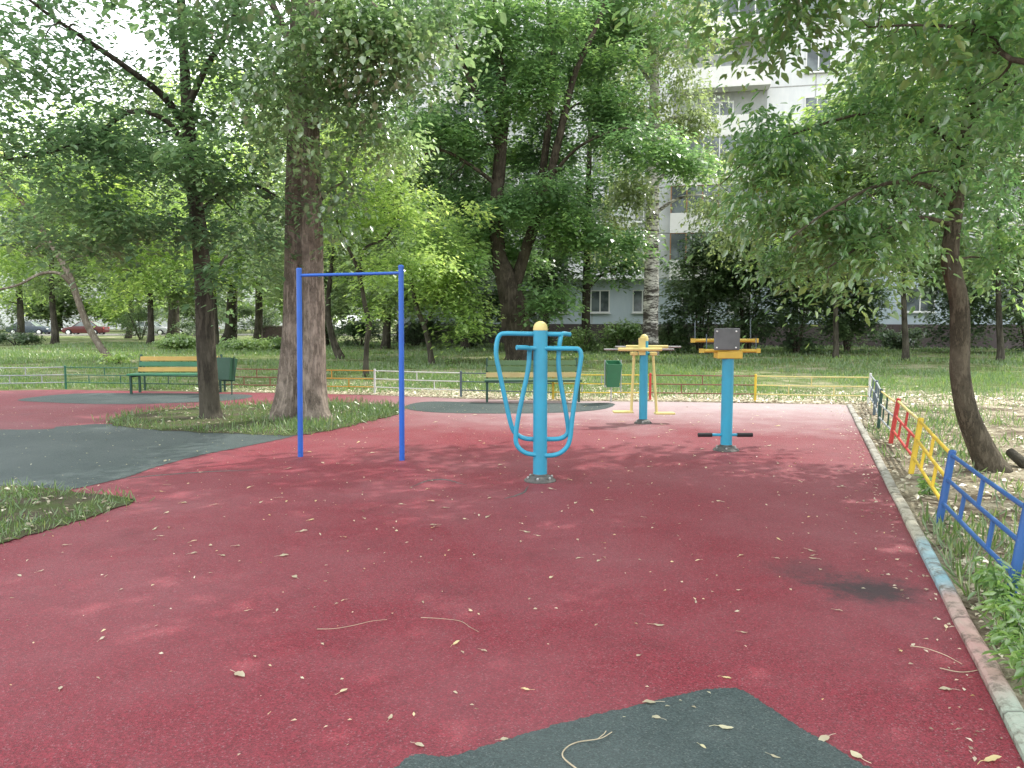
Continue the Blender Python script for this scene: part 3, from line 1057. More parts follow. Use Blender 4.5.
def path(Y, pts, dY=0.0):
    """pts: (px, py, width_px) -> surveyed 3D stem at depth Y (drifting by dY towards the tip)"""
    n = len(pts)
    out = []
    for i, (px, py, wd) in enumerate(pts):
        yy = Y + dY * i / max(n - 1, 1)
        out.append((W(px, py, yy), wd / 2 * yy / F))
    return out


# T1 thin dark tree in the planting bed
y1 = G(212, 418).y
st = [path(y1, [(212, 420, 27), (210, 408, 20), (207, 360, 19), (204, 300, 17.5), (200, 240, 15.5), (194, 190, 14), (189, 135, 12.5), (186, 90, 10), (182, 20, 8), (178, -60, 6), (176, -150, 4)]),
      path(y1, [(188, 130, 9), (165, 98, 7), (130, 70, 5.5), (90, 42, 4.4), (45, 12, 3), (0, -25, 2)], -2.2),
      path(y1, [(187, 108, 7), (205, 70, 6), (228, 30, 5), (246, -20, 4), (260, -70, 3)], -.8),
      path(y1, [(191, 160, 6), (168, 122, 5), (130, 112, 4.5), (92, 138, 3.5), (50, 152, 2.6), (5, 160, 2)], -2.0),
      path(y1, [(197, 215, 5), (225, 190, 4), (252, 185, 3), (275, 195, 2)], -1.0),
      path(y1, [(203, 290, 4), (222, 262, 3), (232, 250, 2)], .8)]
make_tree('elm_tree', 'slim dark trunked leafy tree in the planting bed left of the pull-up bar', 'tree', st,
          [(W(120, 60, 12), (2.6, 2.0, 1.5), 150), (W(60, 150, 11.5), (1.6, 1.5, 1.2), 100), (W(150, 185, 12), (1.6, 1.5, 1.0), 110), (W(240, 90, 12.5), (1.2, 1.4, 1.4), 84), (W(20, 60, 11), (1.5, 1.8, 1.5), 90),
           (W(235, 205, 11.8), (.8, .9, .8), 46), (W(100, 225, 12), (1.3, 1.2, .55), 52), (W(30, 215, 11.5), (.9, .9, .5), 24), (W(225, 285, 11.9), (.5, .5, .35), 14), (W(190, 130, 11.2), (.6, .5, .6), 22), (W(150, -160, 12.2), (3.6, 3.2, 2.4), 100, 1.7)],
          M['leaf_elm'], M['bark_dark'], 32, .44, .10, True, 'trees growing inside the planting bed', seed=1, sides=18, gap=-.04, gscale=.9, dens=.92, flat=.28)

# T2 thick double trunk
y2 = G(303, 420).y
st = [path(y2, [(288, 425, 49), (289, 413, 36), (293, 380, 30), (296, 330, 27), (298, 250, 26), (299, 180, 25), (300, 100, 24), (302, 0, 21), (305, -120, 16), (310, -280, 9)]),
      path(y2 - .22, [(318, 425, 38), (315, 412, 28), (314, 380, 24), (314, 330, 22), (312, 250, 21), (311, 180, 19), (311, 100, 17), (314, 0, 15), (322, -120, 12), (330, -260, 7)]),
      path(y2, [(303, 40, 10), (330, -20, 8), (370, -60, 6), (420, -70, 4)], -1.0),
      path(y2, [(300, 60, 9), (275, 10, 7), (250, -50, 5), (225, -80, 3)], -1.0),
      path(y2, [(313, 210, 4), (330, 190, 3), (345, 182, 2)], -.6),
      path(y2, [(310, 20, 7), (345, -10, 5), (390, 20, 3.2), (420, 60, 2.2)], -1.2)]
make_tree('poplar_tree', 'massive double trunked tree with furrowed pinkish brown bark behind the pull-up bar', 'tree', st,
          [(W(300, 20, 11.2), (1.5, .9, .85), 130), (W(400, 30, 11.4), (1.3, 1.2, .9), 120), (W(270, 95, 11.2), (.75, .6, .7), 40), (W(350, 100, 11.8), (.8, .8, .8), 56), (W(330, -150, 12), (4.0, 3.4, 2.0), 110, 1.8), (Vector((-3.2, 18.6, 12.2)), (4.6, 4.0, 1.6), 760, 1.9), (Vector((-8.6, 18.8, 12.2)), (4.0, 3.4, 1.6), 640, 1.9),  # last two clumps: unseen, added to shade the left of the paving
           (W(385, 120, 12.5), (.7, .6, .9), 46), (W(335, 200, 11.8), (.4, .4, .9), 26), (W(300, 130, 11.3), (.4, .3, .5), 12), (W(350, 40, 11), (.9, .8, .8), 60)],
          M['leaf_poplar'], M['bark_poplar'], 34, .42, .085, True, 'trees growing inside the planting bed', seed=2, sides=30, rough=.13, droop=.9, gap=-.03, gscale=.9, aspect=.75, dens=.78)

# T3 leaning tree at far left
st = [path(29, [(114, 364, 10), (105, 353, 7), (96, 340, 6.6), (86, 322, 6.6), (78, 300, 6.3), (69, 275, 6), (54, 248, 5.2), (36, 221, 4.5), (18, 196, 4.5), (-5, 165, 3)]),
      path(29, [(76, 290, 5), (60, 274, 3.5), (40, 274, 3), (18, 285, 2.4), (-12, 292, 2)], -1.5)]
make_tree('leaning_tree', 'pale barked leaning tree beyond the fence at far left', 'tree', st,
          [(W(95, 205, 32), (3.2, 2.5, 1.8), 70), (W(130, 265, 31.5), (2.0, 1.4, 1.3), 46), (W(15, 262, 30.5), (1.6, 1.2, .9), 22), (W(10, 180, 30), (3, 2.5, 2.0), 60), (W(155, 215, 31), (2.4, 2, 1.8), 52),
           (W(110, 165, 31), (2.8, 2, 1.6), 56)],
          M['leaf_bright'], M['bark_pale'], 46, .75, .17, False, None, seed=3, dens=1.5, gap=-.1, twig_r=.02)

# T4 big forked maple
st = [path(31, [(523, 363, 42), (521, 350, 33), (517, 330, 29), (513, 305, 26), (506, 278, 21), (499, 255, 15), (496, 215, 13.5), (500, 160, 12), (503, 110, 10.5), (499, 60, 8.5), (492, 0, 7), (484, -70, 5)]),
      path(31, [(512, 296, 14), (522, 262, 11.5), (534, 225, 10.5), (547, 188, 8.5), (561, 130, 7.5), (574, 76, 6), (590, 40, 4.8), (604, 5, 4), (616, -50, 3)], -.8),
      path(31, [(533, 228, 8), (540, 190, 7.5), (548, 130, 6.8), (552, 85, 5.6), (553, 50, 4.6), (548, 8, 3.8), (545, -40, 3)], .8),
      path(31, [(499, 150, 7), (488, 115, 6.5), (474, 88, 5), (462, 62, 4), (448, 25, 3)], -1.5),
      path(31, [(497, 185, 4.5), (470, 165, 3.6), (440, 150, 2.8), (415, 160, 2)], -2),
      path(31, [(545, 185, 4), (575, 150, 3), (610, 132, 2.2), (645, 125, 1.5)], -2.5)]
make_tree('maple_tree', 'big forked dark trunked tree directly behind the olive and tan bench', 'tree', st,
          [(W(450, 215, 31.5), (2.2, 2.0, 1.7), 80), (W(445, 130, 31), (2.4, 2.5, 1.7), 82), (W(575, 225, 30.5), (1.6, 1.5, 1.3), 40), (W(530, 60, 33), (4.6, 2.0, 2.6), 130), (W(610, 115, 30.5), (2.0, 1.8, 1.1), 44),
           (W(440, 40, 31), (3, 2.6, 2.2), 84), (W(630, 40, 31.5), (2.4, 2.2, 1.9), 70), (W(545, 300, 29.5), (1.0, 1.0, .6), 14), (W(610, 255, 30), (1.4, 1.4, .9), 30), (W(650, 150, 28.5), (2.2, 1.6, .7), 30), (W(690, 165, 29), (1.1, 1.0, .35), 10),
           (W(525, 165, 33.5), (2.6, 1.2, 2.4), 70), (W(520, 240, 33), (1.8, 1.0, 1.5), 34), (W(530, 25, 29), (2.6, 1.2, .9), 30), (W(475, 265, 29), (1.0, .9, .7), 14), (W(497, 200, 29.4), (1.3, .7, .7), 15), (W(548, 185, 29.4), (1.0, .7, .9), 13), (W(505, 95, 29.4), (1.4, .7, .8), 18), (W(560, 80, 29.2), (1.2, .7, .8), 15), (W(520, -90, 31), (6, 5, 3), 170)],
          M['leaf_maple'], M['bark_maple'], 52, .80, .19, False, None, seed=4, dens=1.75, sides=20, gap=-.02, gscale=.4, twig_r=.022, rough=.14)

# T5 birch
st = [path(34, [(650, 357, 20), (650, 345, 16.5), (651, 300, 15), (652, 240, 13.5), (653, 180, 12.2), (654, 120, 10.5), (655, 60, 8.5), (656, 0, 6.5), (658, -80, 4)]),
      path(34, [(653, 190, 5), (668, 170, 3.5), (690, 165, 2.5), (705, 180, 1.5)], -1), path(34, [(654, 130, 4), (672, 118, 3), (690, 120, 2), (712, 130, 1.2)], -1.2), path(34, [(653, 215, 4), (675, 200, 3), (700, 195, 2), (725, 205, 1.2)], -1.2), path(34, [(655, 90, 4), (635, 60, 3), (615, 40, 2)], 1), path(34, [(655, 70, 4), (680, 30, 3), (700, 0, 2)], -1)]
make_tree('birch_tree', 'white and black barked birch in front of the apartment building', 'tree', st,
          [(W(650, 20, 33.5), (3.0, 2.5, 2.2), 62), (W(625, 100, 33.5), (1.2, 1.2, 2.0), 22), (W(690, 100, 33.5), (1.2, 1.2, 1.4), 14), (W(655, -90, 34), (4, 3.5, 2.5), 90), (W(625, 185, 33.2), (1.3, 1.0, .7), 22), (W(705, 200, 33), (1.3, 1.0, .35), 12), (W(700, 158, 33), (1.2, 1.0, .3), 11), (W(690, 118, 33), (1.2, 1.0, .35), 12), (W(735, 235, 33), (1.0, 1, .4), 9), (W(625, 225, 33), (1.1, 1, .5), 16)],
          M['leaf_birch'], M['bark_birch'], 70, .8, .16, False, None, seed=5, droop=1.1, gap=-.05, twig_r=.016, dens=1.6)

# T6 dark slim tree by the house
st = [path(41, [(586, 346, 10), (586, 320, 8.5), (587, 260, 7.5), (588, 200, 6), (590, 130, 4.5), (590, 50, 3)]), path(41, [(587, 290, 3), (602, 275, 2.4), (620, 268, 1.6)], -.5)]
make_tree('slim_tree', 'slim straight dark trunk in front of the pale blue ground floor wall', 'tree', st,
          [(W(590, 180, 41), (2.2, 2, 1.8), 40), (W(570, 245, 40.5), (1.8, 1.6, 1.0), 22), (W(615, 262, 40.5), (1.8, 1.5, .9), 26), (W(590, 60, 41), (3.4, 3, 3), 70)],
          M['leaf_maple'], M['bark_dark'], 46, .9, .22, False, None, seed=6, dens=1.8, gap=-.05, twig_r=.02)

# T7 curved box elder on the right
y7 = G(985, 470).y
st = [path(y7, [(993, 474, 38), (987, 460, 27), (976, 436, 22.5), (966, 408, 20), (960, 372, 18.5), (960, 340, 18), (959, 300, 17.5), (951, 262, 17), (952, 235, 15), (957, 200, 13), (960, 165, 11.5), (966, 130, 10), (975, 85, 10), (985, 30, 8), (995, -50, 7), (1005, -200, 5)]),
      path(y7, [(957, 205, 7), (925, 185, 5.0), (880, 185, 3.6), (830, 210, 2.4), (790, 238, 1.6)], -.9),
      path(y7, [(962, 155, 7), (930, 125, 4.6), (880, 112, 3.4), (820, 125, 2.4), (760, 150, 1.6), (720, 185, 1)], .6),
      path(y7, [(956, 225, 5), (915, 218, 3.4), (870, 240, 2.4), (828, 268, 1.6)], -.6),
      path(y7, [(968, 125, 7), (1000, 90, 5.5), (1040, 75, 4)], -.5),
      path(y7, [(990, 0, 7), (930, -60, 6), (840, -120, 5), (740, -150, 4)], .5),
      path(y7, [(1000, -100, 6), (1010, -220, 5), (960, -330, 4)], 2.0),
      path(y7, [(995, -60, 6), (900, -190, 5), (780, -290, 4)], -1.2)]
make_tree('box_elder', 'curved brown trunk of a drooping leafy tree beside the yellow fence section', 'tree', st,
          [(W(880, 190, 8.3), (1.05, .9, .65), 105), (W(800, 215, 8.2), (.8, .8, .5), 76), (W(965, 165, 9.0), (.95, .5, .85), 66), (W(1010, 255, 8.3), (.5, .5, .4), 26), (W(770, 160, 8.8), (.7, .7, .42), 52),
           (W(960, 60, 8.2), (1.0, 1.0, .8), 100), (W(885, 110, 8.5), (.75, .8, .42), 56), (W(840, 272, 7.9), (.8, .6, .24), 24), (W(915, 35, 8.0), (.6, .7, .4), 34),
           (W(1010, 20, 7.6), (.6, .7, .6), 40), (W(1015, 140, 7.6), (.4, .5, .7), 30), (W(890, 250, 7.8), (.5, .5, .25), 14),
           (W(810, 150, 8.4), (.7, .6, .3), 54), (W(765, 125, 9), (.5, .6, .3), 26), (W(850, 105, 8.6), (.5, .5, .25), 26), (W(748, 150, 9), (.4, .5, .22), 12), (W(830, 225, 8.3), (.8, .7, .4), 60), (W(785, 245, 8.8), (.55, .6, .4), 34),
           ((5.0, 9.8, 8.6), (4.5, 3.9, 1.7), 760, 1.9), ((1.9, 9.6, 8.6), (2.4, 2.6, 1.1), 170, 1.9)],  # unseen upper crown, spread and thickened to shade the paving
          M['leaf_elder'], M['bark_elder'], 32, .34, .082, True, None, seed=7, sides=22, gap=-.02, gscale=1.0, droop=.8, upness=.6, aspect=.44, flat=.25, dens=.74, upper=1.1)

# T8 tree standing outside the frame on the right: its limb and hanging twigs reach into view
b8 = Vector((6.4, 4.6, 0))
st = [[(b8, .22), (b8 + Vector((.05, .05, 1.2)), .17), (b8 + Vector((-.1, .1, 2.6)), .15), (b8 + Vector((-.3, .2, 4.2)), .13), (b8 + Vector((-.4, .3, 6.5)), .09), (b8 + Vector((-.5, .2, 9.5)), .04)],
      [(b8 + Vector((-.25, .2, 3.9)), .05), (W(1060, 60, 6.0), .026), (W(985, 33, 6.4), .017), (W(930, 25, 6.7), .013), (W(868, 27, 7.0), .007)],
      [(b8 + Vector((-.35, .3, 5.5)), .07), (Vector((4.2, 4.2, 7.2)), .05), (Vector((2.4, 4.0, 8.2)), .03)], [(b8 + Vector((-.4, .3, 6.2)), .06), (Vector((5.0, 7.0, 8.4)), .04), (Vector((3.5, 8.0, 9.6)), .02)]]
make_tree('box_elder', 'bare topped limb with hanging twigs crossing the top right corner', 'tree', st,
          [(W(1000, 100, 6.6), (.5, .6, .4), 24), (W(950, 12, 6.6), (.7, .6, .25), 40), (W(780, 10, 7.2), (.7, .6, .22), 30), (W(860, -10, 7), (.9, .6, .3), 50), (W(690, 5, 7.6), (.5, .5, .22), 16), (W(1010, 20, 6.2), (.4, .5, .4), 26),
           ((5.4, 5.6, 7.4), (3.4, 3.2, 1.7), 420, 1.9), ((2.4, 5.0, 8.0), (2.6, 2.6, 1.3), 200, 1.9)],  # crown clumps out of view, made dense to shade the near paving
          M['leaf_elder'], M['bark_elder'], 28, .36, .088, True, None, seed=8, sides=14, gap=-.05, gscale=.9, dens=.8, upper=1.05, droop=.7, upness=.62, aspect=.5)

# T9 .. T11 young trees on the lawn
st = [path(22, [(366, 378, 7.5), (366, 360, 5.5), (367, 340, 5.2), (369, 325, 6), (365, 305, 4.6), (361, 284, 4), (355, 262, 3.4), (344, 240, 2.6), (335, 215, 2)]), path(22, [(361, 284, 2.6), (364, 250, 2.4), (385, 238, 2.2), (398, 215, 1.8), (402, 190, 1.2)], .6)]
make_tree('young_tree', 'thin crooked young tree between the two pull-up posts', 'tree', st,
          [(W(345, 215, 22), (1.3, 1.2, 1.0), 38), (W(395, 205, 22), (1.2, 1.0, .9), 32), (W(372, 268, 21.8), (.8, .8, .6), 15), (W(360, 150, 22.4), (1.6, 1.4, 1.2), 46), (W(425, 255, 22.5), (1.0, .9, .7), 20), (W(372, 315, 22), (.25, .25, .2), 3)],
          M['leaf_bright'], M['bark_dark'], 40, .55, .13, False, None, seed=9, twig_r=.012, dens=1.5)
st = [path(28, [(432, 364, 7), (429, 345, 5.5), (424, 326, 5), (417, 308, 4.2), (412, 285, 3.4), (408, 255, 2.4)]), path(28, [(424, 326, 3), (440, 300, 2.4), (455, 280, 1.8)], .5)]
make_tree('young_tree', 'short leaning dark young tree behind the white fence section', 'tree', st,
          [(W(415, 270, 28), (1.8, 1.6, 1.2), 42), (W(455, 285, 28), (1.6, 1.4, 1.1), 42), (W(440, 235, 28), (1.8, 1.6, 1.3), 42), (W(465, 320, 27.6), (.8, .8, .7), 14)],
          M['leaf_bright'], M['bark_dark'], 44, .7, .16, False, None, seed=10, twig_r=.015, dens=1.5)
st = [path(32, [(341, 359, 10), (336, 348, 7.5), (331, 332, 6.5), (328, 310, 5.5), (330, 280, 4.5), (335, 240, 3)])]
make_tree('lawn_tree', 'dark leaning trunk just right of the thick double trunk', 'tree', st,
          [(W(345, 230, 32), (2.6, 2.2, 1.8), 70), (W(385, 290, 31.5), (1.8, 1.6, 1.1), 38), (W(340, 120, 32.5), (3, 2.5, 2.4), 90), (W(270, 240, 32), (2.2, 2, 1.8), 44)],
          M['leaf_far'], M['bark_dark'], 44, .85, .2, False, None, seed=11, twig_r=.018, dens=1.5)

# background trees: each with its own crown
bgt = [  # px, base py depth, width px, crown blobs (px, py, rx, rz, n), material, label
    (172, 64, 12, [(165, 270, 3.6, 2.2, 46), (165, 200, 5, 4.5, 110), (150, 120, 5, 4.5, 110)], 'leaf_far', 'left dark trunk of the trees along the far road'),
    (229, 60, 13, [(225, 275, 3.4, 2.0, 46), (235, 200, 5, 4.5, 120), (235, 110, 5, 5, 120)], 'leaf_bright', 'forked dark trunk at the road side seen right of the slim tree'),
    (257, 58, 9, [(262, 270, 2.6, 2.0, 36), (265, 190, 4, 4, 90)], 'leaf_far', 'thin dark trunk left of the thick double trunk by the road'),
    (20, 66, 7, [(15, 245, 5, 3.6, 90), (10, 290, 3.5, 1.6, 30), (25, 160, 5, 5, 110)], 'leaf_bright', 'bushy bright tree at the far left edge of the lawn'),
    (128, 68, 6, [(100, 250, 5, 3.6, 100), (125, 296, 3.2, 1.6, 34), (90, 150, 5, 5, 120)], 'leaf_bright', 'bright tree crown over the red parked car'),
    (55, 52, 7, [(50, 262, 3.4, 1.8, 60), (45, 200, 4.0, 3.0, 80)], 'leaf_far', 'mid distance tree screening the blue parked car'),
    (150, 50, 7, [(150, 272, 3.2, 1.5, 56), (150, 210, 4.0, 3.0, 80), (190, 285, 2.2, 1.1, 26)], 'leaf_far', 'mid distance tree left of the slim tree trunk'),
    (215, 48, 7, [(225, 262, 3.0, 1.8, 56), (225, 190, 3.6, 3.0, 70)], 'leaf_bright', 'mid distance tree between the slim tree and the double trunk'),
    (385, 44, 9, [(385, 255, 3.0, 2.6, 80), (375, 180, 3.6, 3.2, 100), (405, 300, 2.4, 1.2, 40)], 'leaf_bright', 'light green tree behind the pull-up bar'),
    (465, 43, 9, [(462, 270, 3.2, 2.6, 90), (440, 190, 3.6, 3.4, 100), (505, 300, 2.0, 1.2, 34)], 'leaf_shrub', 'dark tree beside the forked trunk in front of the house'),
    (325, 47, 8, [(320, 260, 3.4, 3.0, 90), (330, 160, 4, 4, 110)], 'leaf_far', 'tree half hidden behind the thick double trunk'),
    (835, 33, 6, [(835, 160, 2.6, 2.2, 46), (815, 235, 2.2, 1.8, 40), (870, 110, 1.8, 1.4, 20)], 'leaf_bright', 'slender light green tree in front of the house left of the curved trunk'),
    (905, 31, 7, [(905, 175, 2.6, 2.6, 70), (890, 90, 2.2, 1.8, 40), (930, 250, 2.0, 1.4, 30)], 'leaf_far', 'tree between the house and the curved trunk'),
    (1000, 30, 7, [(1000, 130, 2.8, 3.0, 80), (1005, 240, 2.0, 1.4, 34), (1010, 30, 2.4, 1.8, 40)], 'leaf_far', 'tree in front of the house at the right frame edge'),
    (545, 40, 7, [(540, 265, 2.0, 2.0, 46), (535, 190, 2.4, 2.6, 56)], 'leaf_shrub', 'dark tree right behind the forked trunk'),
]
for i, (px, Y, wd, bl_, lm, lb) in enumerate(bgt):
    by = 320 + CH * F / Y
    k1, k2 = random.uniform(-7, 7), random.uniform(-12, 12)
    st = [path(Y, [(px, by + 1, wd * 1.3), (px + 1 + k1 * .2, by - 12, wd * .95), (px + k1 * .7, by - 50, wd * .75), (px + k1 + k2 * .3, by - 110, wd * .55), (px + k2, by - 180, wd * .3)])]
    make_tree('background_tree', lb, 'tree', st, [(W(a, b, Y + random.uniform(-.6, .6)), (rx, rx * .8, rz), int(n * 1.5)) for a, b, rx, rz, n in bl_], M[lm], M['bark_dark'], 40, 1.15, .30, False,
              'trees in the background', seed=30 + i, twigs=True, twig_r=.03, gap=-.12, gscale=.3, sides=10)
# tall far trees that close the view along the road
for i, (px, Y, zc, rx, rz, lb) in enumerate([(-60, 105, 10, 8, 8, 'far tree row crown at the left frame edge'), (60, 112, 10, 8, 8, 'far tree behind the parked blue car'), (140, 115, 11, 8, 9, 'far tree behind the silver parked cars'),
                                              (215, 108, 10, 8, 8, 'far tree behind the white parked car'), (300, 100, 11, 8, 9, 'far tree right of the parked cars'), (370, 90, 11, 7, 9, 'far tree left of the apartment building')]):
    p = W(px, 320, Y)
    p.z = 0
    st = [[(p, .35), (p + Vector((0, 0, 4)), .28), (p + Vector((.3, 0, 9)), .2), (p + Vector((.2, 0, 15)), .08)]]
    make_tree('far_tree', lb, 'tree', st, [(p + Vector((0, 0, zc)), (rx, rx * .7, rz), 330), (p + Vector((0, -2, 3.6)), (rx * .9, rx * .5, 2.4), 110)], M['leaf_far' if i % 2 else 'leaf_bright'], M['bark_dark'], 40, 1.7, .5, False, 'trees in the background', seed=60 + i, twigs=False, gscale=.2)


# ------------------------------------------------------------------ shrubs
def shrub(label, px, Y, wpx, ytop, mat, n, leaf=.17, rad=.6, name='shrub', seed=0, per=44, group=None):
    b = W(px, 320, Y)
    b.z = 0
    rx = wpx / 2 * Y / F
    H = W(px, ytop, Y).z
    rng = random.Random(seed)
    st = []
    for k in range(5):
        a = k * 1.26 + rng.uniform(-.3, .3)
        dx, dy = math.cos(a) * rx * .5, math.sin(a) * rx * .4
        st.append([(b + Vector((dx * .1, dy * .1, 0)), .05), (b + Vector((dx * .5, dy * .5, H * .35)), .035), (b + Vector((dx * .9, dy * .9, H * .7)), .018), (b + Vector((dx, dy, H * .88)), .01)])
    n = int(n * 1.7)
    bl_ = [(b + Vector((0, 0, H * .5)), (rx, rx * .75, H * .5), n)]
    for k in range(4):
        bl_.append((b + Vector((rng.uniform(-.6, .6) * rx, rng.uniform(-.4, .4) * rx, H * rng.uniform(.55, .85))), (rx * .45, rx * .4, H * .22), n // 6))
    return make_tree(name, label, 'shrub', st, bl_, M[mat], M['twig'], per, rad, leaf, False, group, seed=seed, twigs=True, sides=6, gap=-.2, twig_r=.012, crown='foliage')


for i, (px, Y, wp, yt, n, mt, lb) in enumerate([
    (700, 38.5, 76, 222, 105, 'leaf_shrub', 'tall dark shrub just right of the birch'), (748, 37.5, 74, 205, 105, 'leaf_shrub', 'tallest dark shrub behind the station with the grey plate'),
    (797, 37, 76, 225, 100, 'leaf_shrub', 'dark shrub left of the gap showing the house windows'), (848, 38, 66, 250, 72, 'leaf_shrub', 'lower dark shrub below the house windows'),
    (960, 38, 84, 236, 90, 'leaf_shrub', 'dark shrub behind the curved trunk'), (1030, 37.5, 90, 222, 90, 'leaf_shrub', 'dark shrub at the right edge of the picture')]):
    shrub(lb, px, Y, wp, yt, mt, n, .2, .72, seed=80 + i, group='dark shrubs along the house')
for i, (px, Y, wp, yt, n, mt, lb) in enumerate([
    (582, 38, 40, 329, 34, 'leaf_hedge', 'low round light green bush left of the birch'), (622, 37.5, 46, 322, 40, 'leaf_hedge', 'light green bush touching the birch trunk'),
    (672, 39, 34, 318, 30, 'leaf_shrub', 'small dark bush at the right foot of the birch'), (245, 40, 44, 338, 40, 'leaf_hedge', 'low bush behind the tilted litter bin'), (278, 42, 40, 339, 34, 'leaf_hedge', 'low bush seen left of the thick double trunk'),
    (178, 41, 40, 336, 34, 'leaf_hedge', 'low bush behind the green and yellow bench'),
    (360, 46, 60, 320, 50, 'leaf_shrub', 'dark bush between the pull-up posts'), (415, 45, 62, 318, 50, 'leaf_shrub', 'dark bush right of the pull-up bar'), (470, 45, 60, 316, 50, 'leaf_shrub', 'dark bush left of the forked trunk'),
    (312, 47, 50, 318, 40, 'leaf_shrub', 'dark bush behind the thick double trunk'), (540, 43, 36, 326, 26, 'leaf_shrub', 'dark bush behind the tall loop machine'), (15, 50, 46, 333, 26, 'leaf_shrub', 'low dark bush at the left edge of the lawn'),
    (140, 64, 46, 306, 40, 'leaf_shrub', 'dark bush along the road right of the red car'), (205, 62, 60, 308, 46, 'leaf_shrub', 'dark bush along the road behind the slim tree'), (262, 60, 54, 304, 46, 'leaf_shrub', 'dark bush along the road left of the double trunk'),
    (-15, 62, 60, 312, 40, 'leaf_shrub', 'dark bush at the far left end of the road'), (115, 27.5, 15, 357, 10, 'leaf_bright', 'pale sprouts around the foot of the leaning tree'), (900, 41, 40, 322, 30, 'leaf_shrub', 'low dark bush against the house plinth')]):
    shrub(lb, px, Y, wp, yt, mt, n, .14, .42, name='bush', seed=120 + i, per=40, group='bushes on the lawn')

# ------------------------------------------------------------------ apartment building
ang = R(12)
U = Vector((math.cos(ang), -math.sin(ang), 0))
N = Vector((-math.sin(ang), -math.cos(ang), 0))     # outward, towards the playground
O0 = Vector((9.1, 48.0, 0))
bd = thing('apartment_building', 'pale multi-storey apartment block with glazed balconies behind the trees', 'building', O0)
Mb = Matrix((U, -N, Vector((0, 0, 1)))).transposed()


def BP(s, d, z):        # s along the facade, d outward, z up
    return O0 + U * s + N * d + Vector((0, 0, z))


def bbox(mb, s0, s1, d0, d1, z0, z1):
    mb.box(BP((s0 + s1) / 2, (d0 + d1) / 2, (z0 + z1) / 2), (abs(s1 - s0), abs(d1 - d0), abs(z1 - z0)), Mb)


S0, S1, ST, NF = -17.0, 44.0, 2.75, 8
TOP = 1.35 + NF * ST
m = MB(); bbox(m, S0, S1, -12, 0, 1.35 + ST, TOP)
m.build('wall', M['facade'], bd)
m = MB(); bbox(m, S0, S1, -12, 0.02, 1.35, 1.35 + ST - .004)
m.build('ground_floor_wall', M['facade_blue'], bd)
m = MB(); bbox(m, S0 - .05, S1 + .05, -12, .10, -.05, 1.346)
m.build('plinth', M['plinth'], bd)
m = MB(); bbox(m, S0 - .3, S1 + .3, -12.3, .3, TOP + .003, TOP + .35)
m.build('roof', M['roof'], bd)
jm = MB()
for k in range(1, NF):
    bbox(jm, S0, S1, 0.0, .012, 1.35 + k * ST - .03, 1.35 + k * ST + .03)
for s in np.arange(S0 + 3.2, S1, 3.2):
    bbox(jm, s - .02, s + .02, 0.013, .024, 1.4, TOP)
jm.build('panel_joints', M['joint'], bd)
balc = [(0.5, 6.0), (18.0, 23.5), (-14.5, -9.5)]
wins = [(-6.4, 1.4), (-3.7, 1.2), (-1.1, 1.2), (8.7, 1.4), (11.3, 1.2), (14.6, 1.6), (26, 1.5), (29, 1.5), (-8.2, .9)]


def window(s, z0, wd, hh, d, curtain, mat='win_frame', mull=2, parent=None):
    f = MB()
    e = .07
    bbox(f, s - wd / 2, s + wd / 2, d, d + .06, z0, z0 + e)
    bbox(f, s - wd / 2, s + wd / 2, d, d + .06, z0 + hh - e, z0 + hh)
    for k in range(mull + 1):
        x = s - wd / 2 + e / 2 + (wd - e) * k / mull
        bbox(f, x - e / 2, x + e / 2, d + .002, d + .058, z0 + e, z0 + hh - e)
    bbox(f, s - wd / 2 - .06, s + wd / 2 + .06, d + .0, d + .16, z0 - .06, z0 - .003)
    fo = f.build('window', M[mat], parent or bd)
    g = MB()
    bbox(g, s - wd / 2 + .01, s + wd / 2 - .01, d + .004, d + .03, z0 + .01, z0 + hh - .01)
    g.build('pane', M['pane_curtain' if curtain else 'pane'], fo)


rw = random.Random(5)
for k in range(7):
    z0 = 2.05 + k * ST
    for s, wd in wins:
        window(s, z0, wd, 1.4, .022, rw.random() < .3)
    for a, b in balc:
        if k == 0:
            window((a + b) / 2 - 1.2, z0, 1.6, 1.4, .022, False)
            window((a + b) / 2 + 1.4, z0, 1.3, 1.4, .022, True)
            continue
        zf = 1.35 + k * ST
        s_ = MB()
        bbox(s_, a, b, .03, 1.15, zf - .12, zf + .06)
        bbox(s_, a, b, 1.06, 1.12, zf + .07, zf + 1.05)
        bbox(s_, a, a + .06, .03, 1.055, zf + .07, zf + 1.05)
        bbox(s_, b - .06, b, .03, 1.055, zf + .07, zf + 1.05)
        bo = s_.build('balcony', M['parapet'], bd)
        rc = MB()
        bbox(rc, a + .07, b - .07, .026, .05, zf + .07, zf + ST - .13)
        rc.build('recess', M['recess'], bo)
        if rw.random() < .75:      # glazed balcony: framed panes above the parapet
            fr = MB()
            n_ = 6
            for q in range(n_ + 1):
                x = a + .04 + (b - a - .08) * q / n_
                bbox(fr, x - .035, x + .035, 1.06, 1.12, zf + 1.053, zf + ST - .16)
            bbox(fr, a, b, 1.05, 1.13, zf + ST - .158, zf + ST - .125)
            fr.build('glazing_frame', M['win_frame' if rw.random() < .7 else 'wood_frame'], bo)
            g = MB()
            bbox(g, a + .05, b - .05, 1.08, 1.10, zf + 1.053, zf + ST - .16)
            g.build('glazing', M['pane_curtain' if rw.random() < .45 else 'pane'], bo)
        else:
            window((a + b) / 2, zf + .6, 1.6, 1.5, .054, rw.random() < .4, parent=bo)
cn_ = MB(); bbox(cn_, -8, -0.6, .03, .9, 4.06, 4.16)
cn_.build('canopy', M['parapet'], bd)

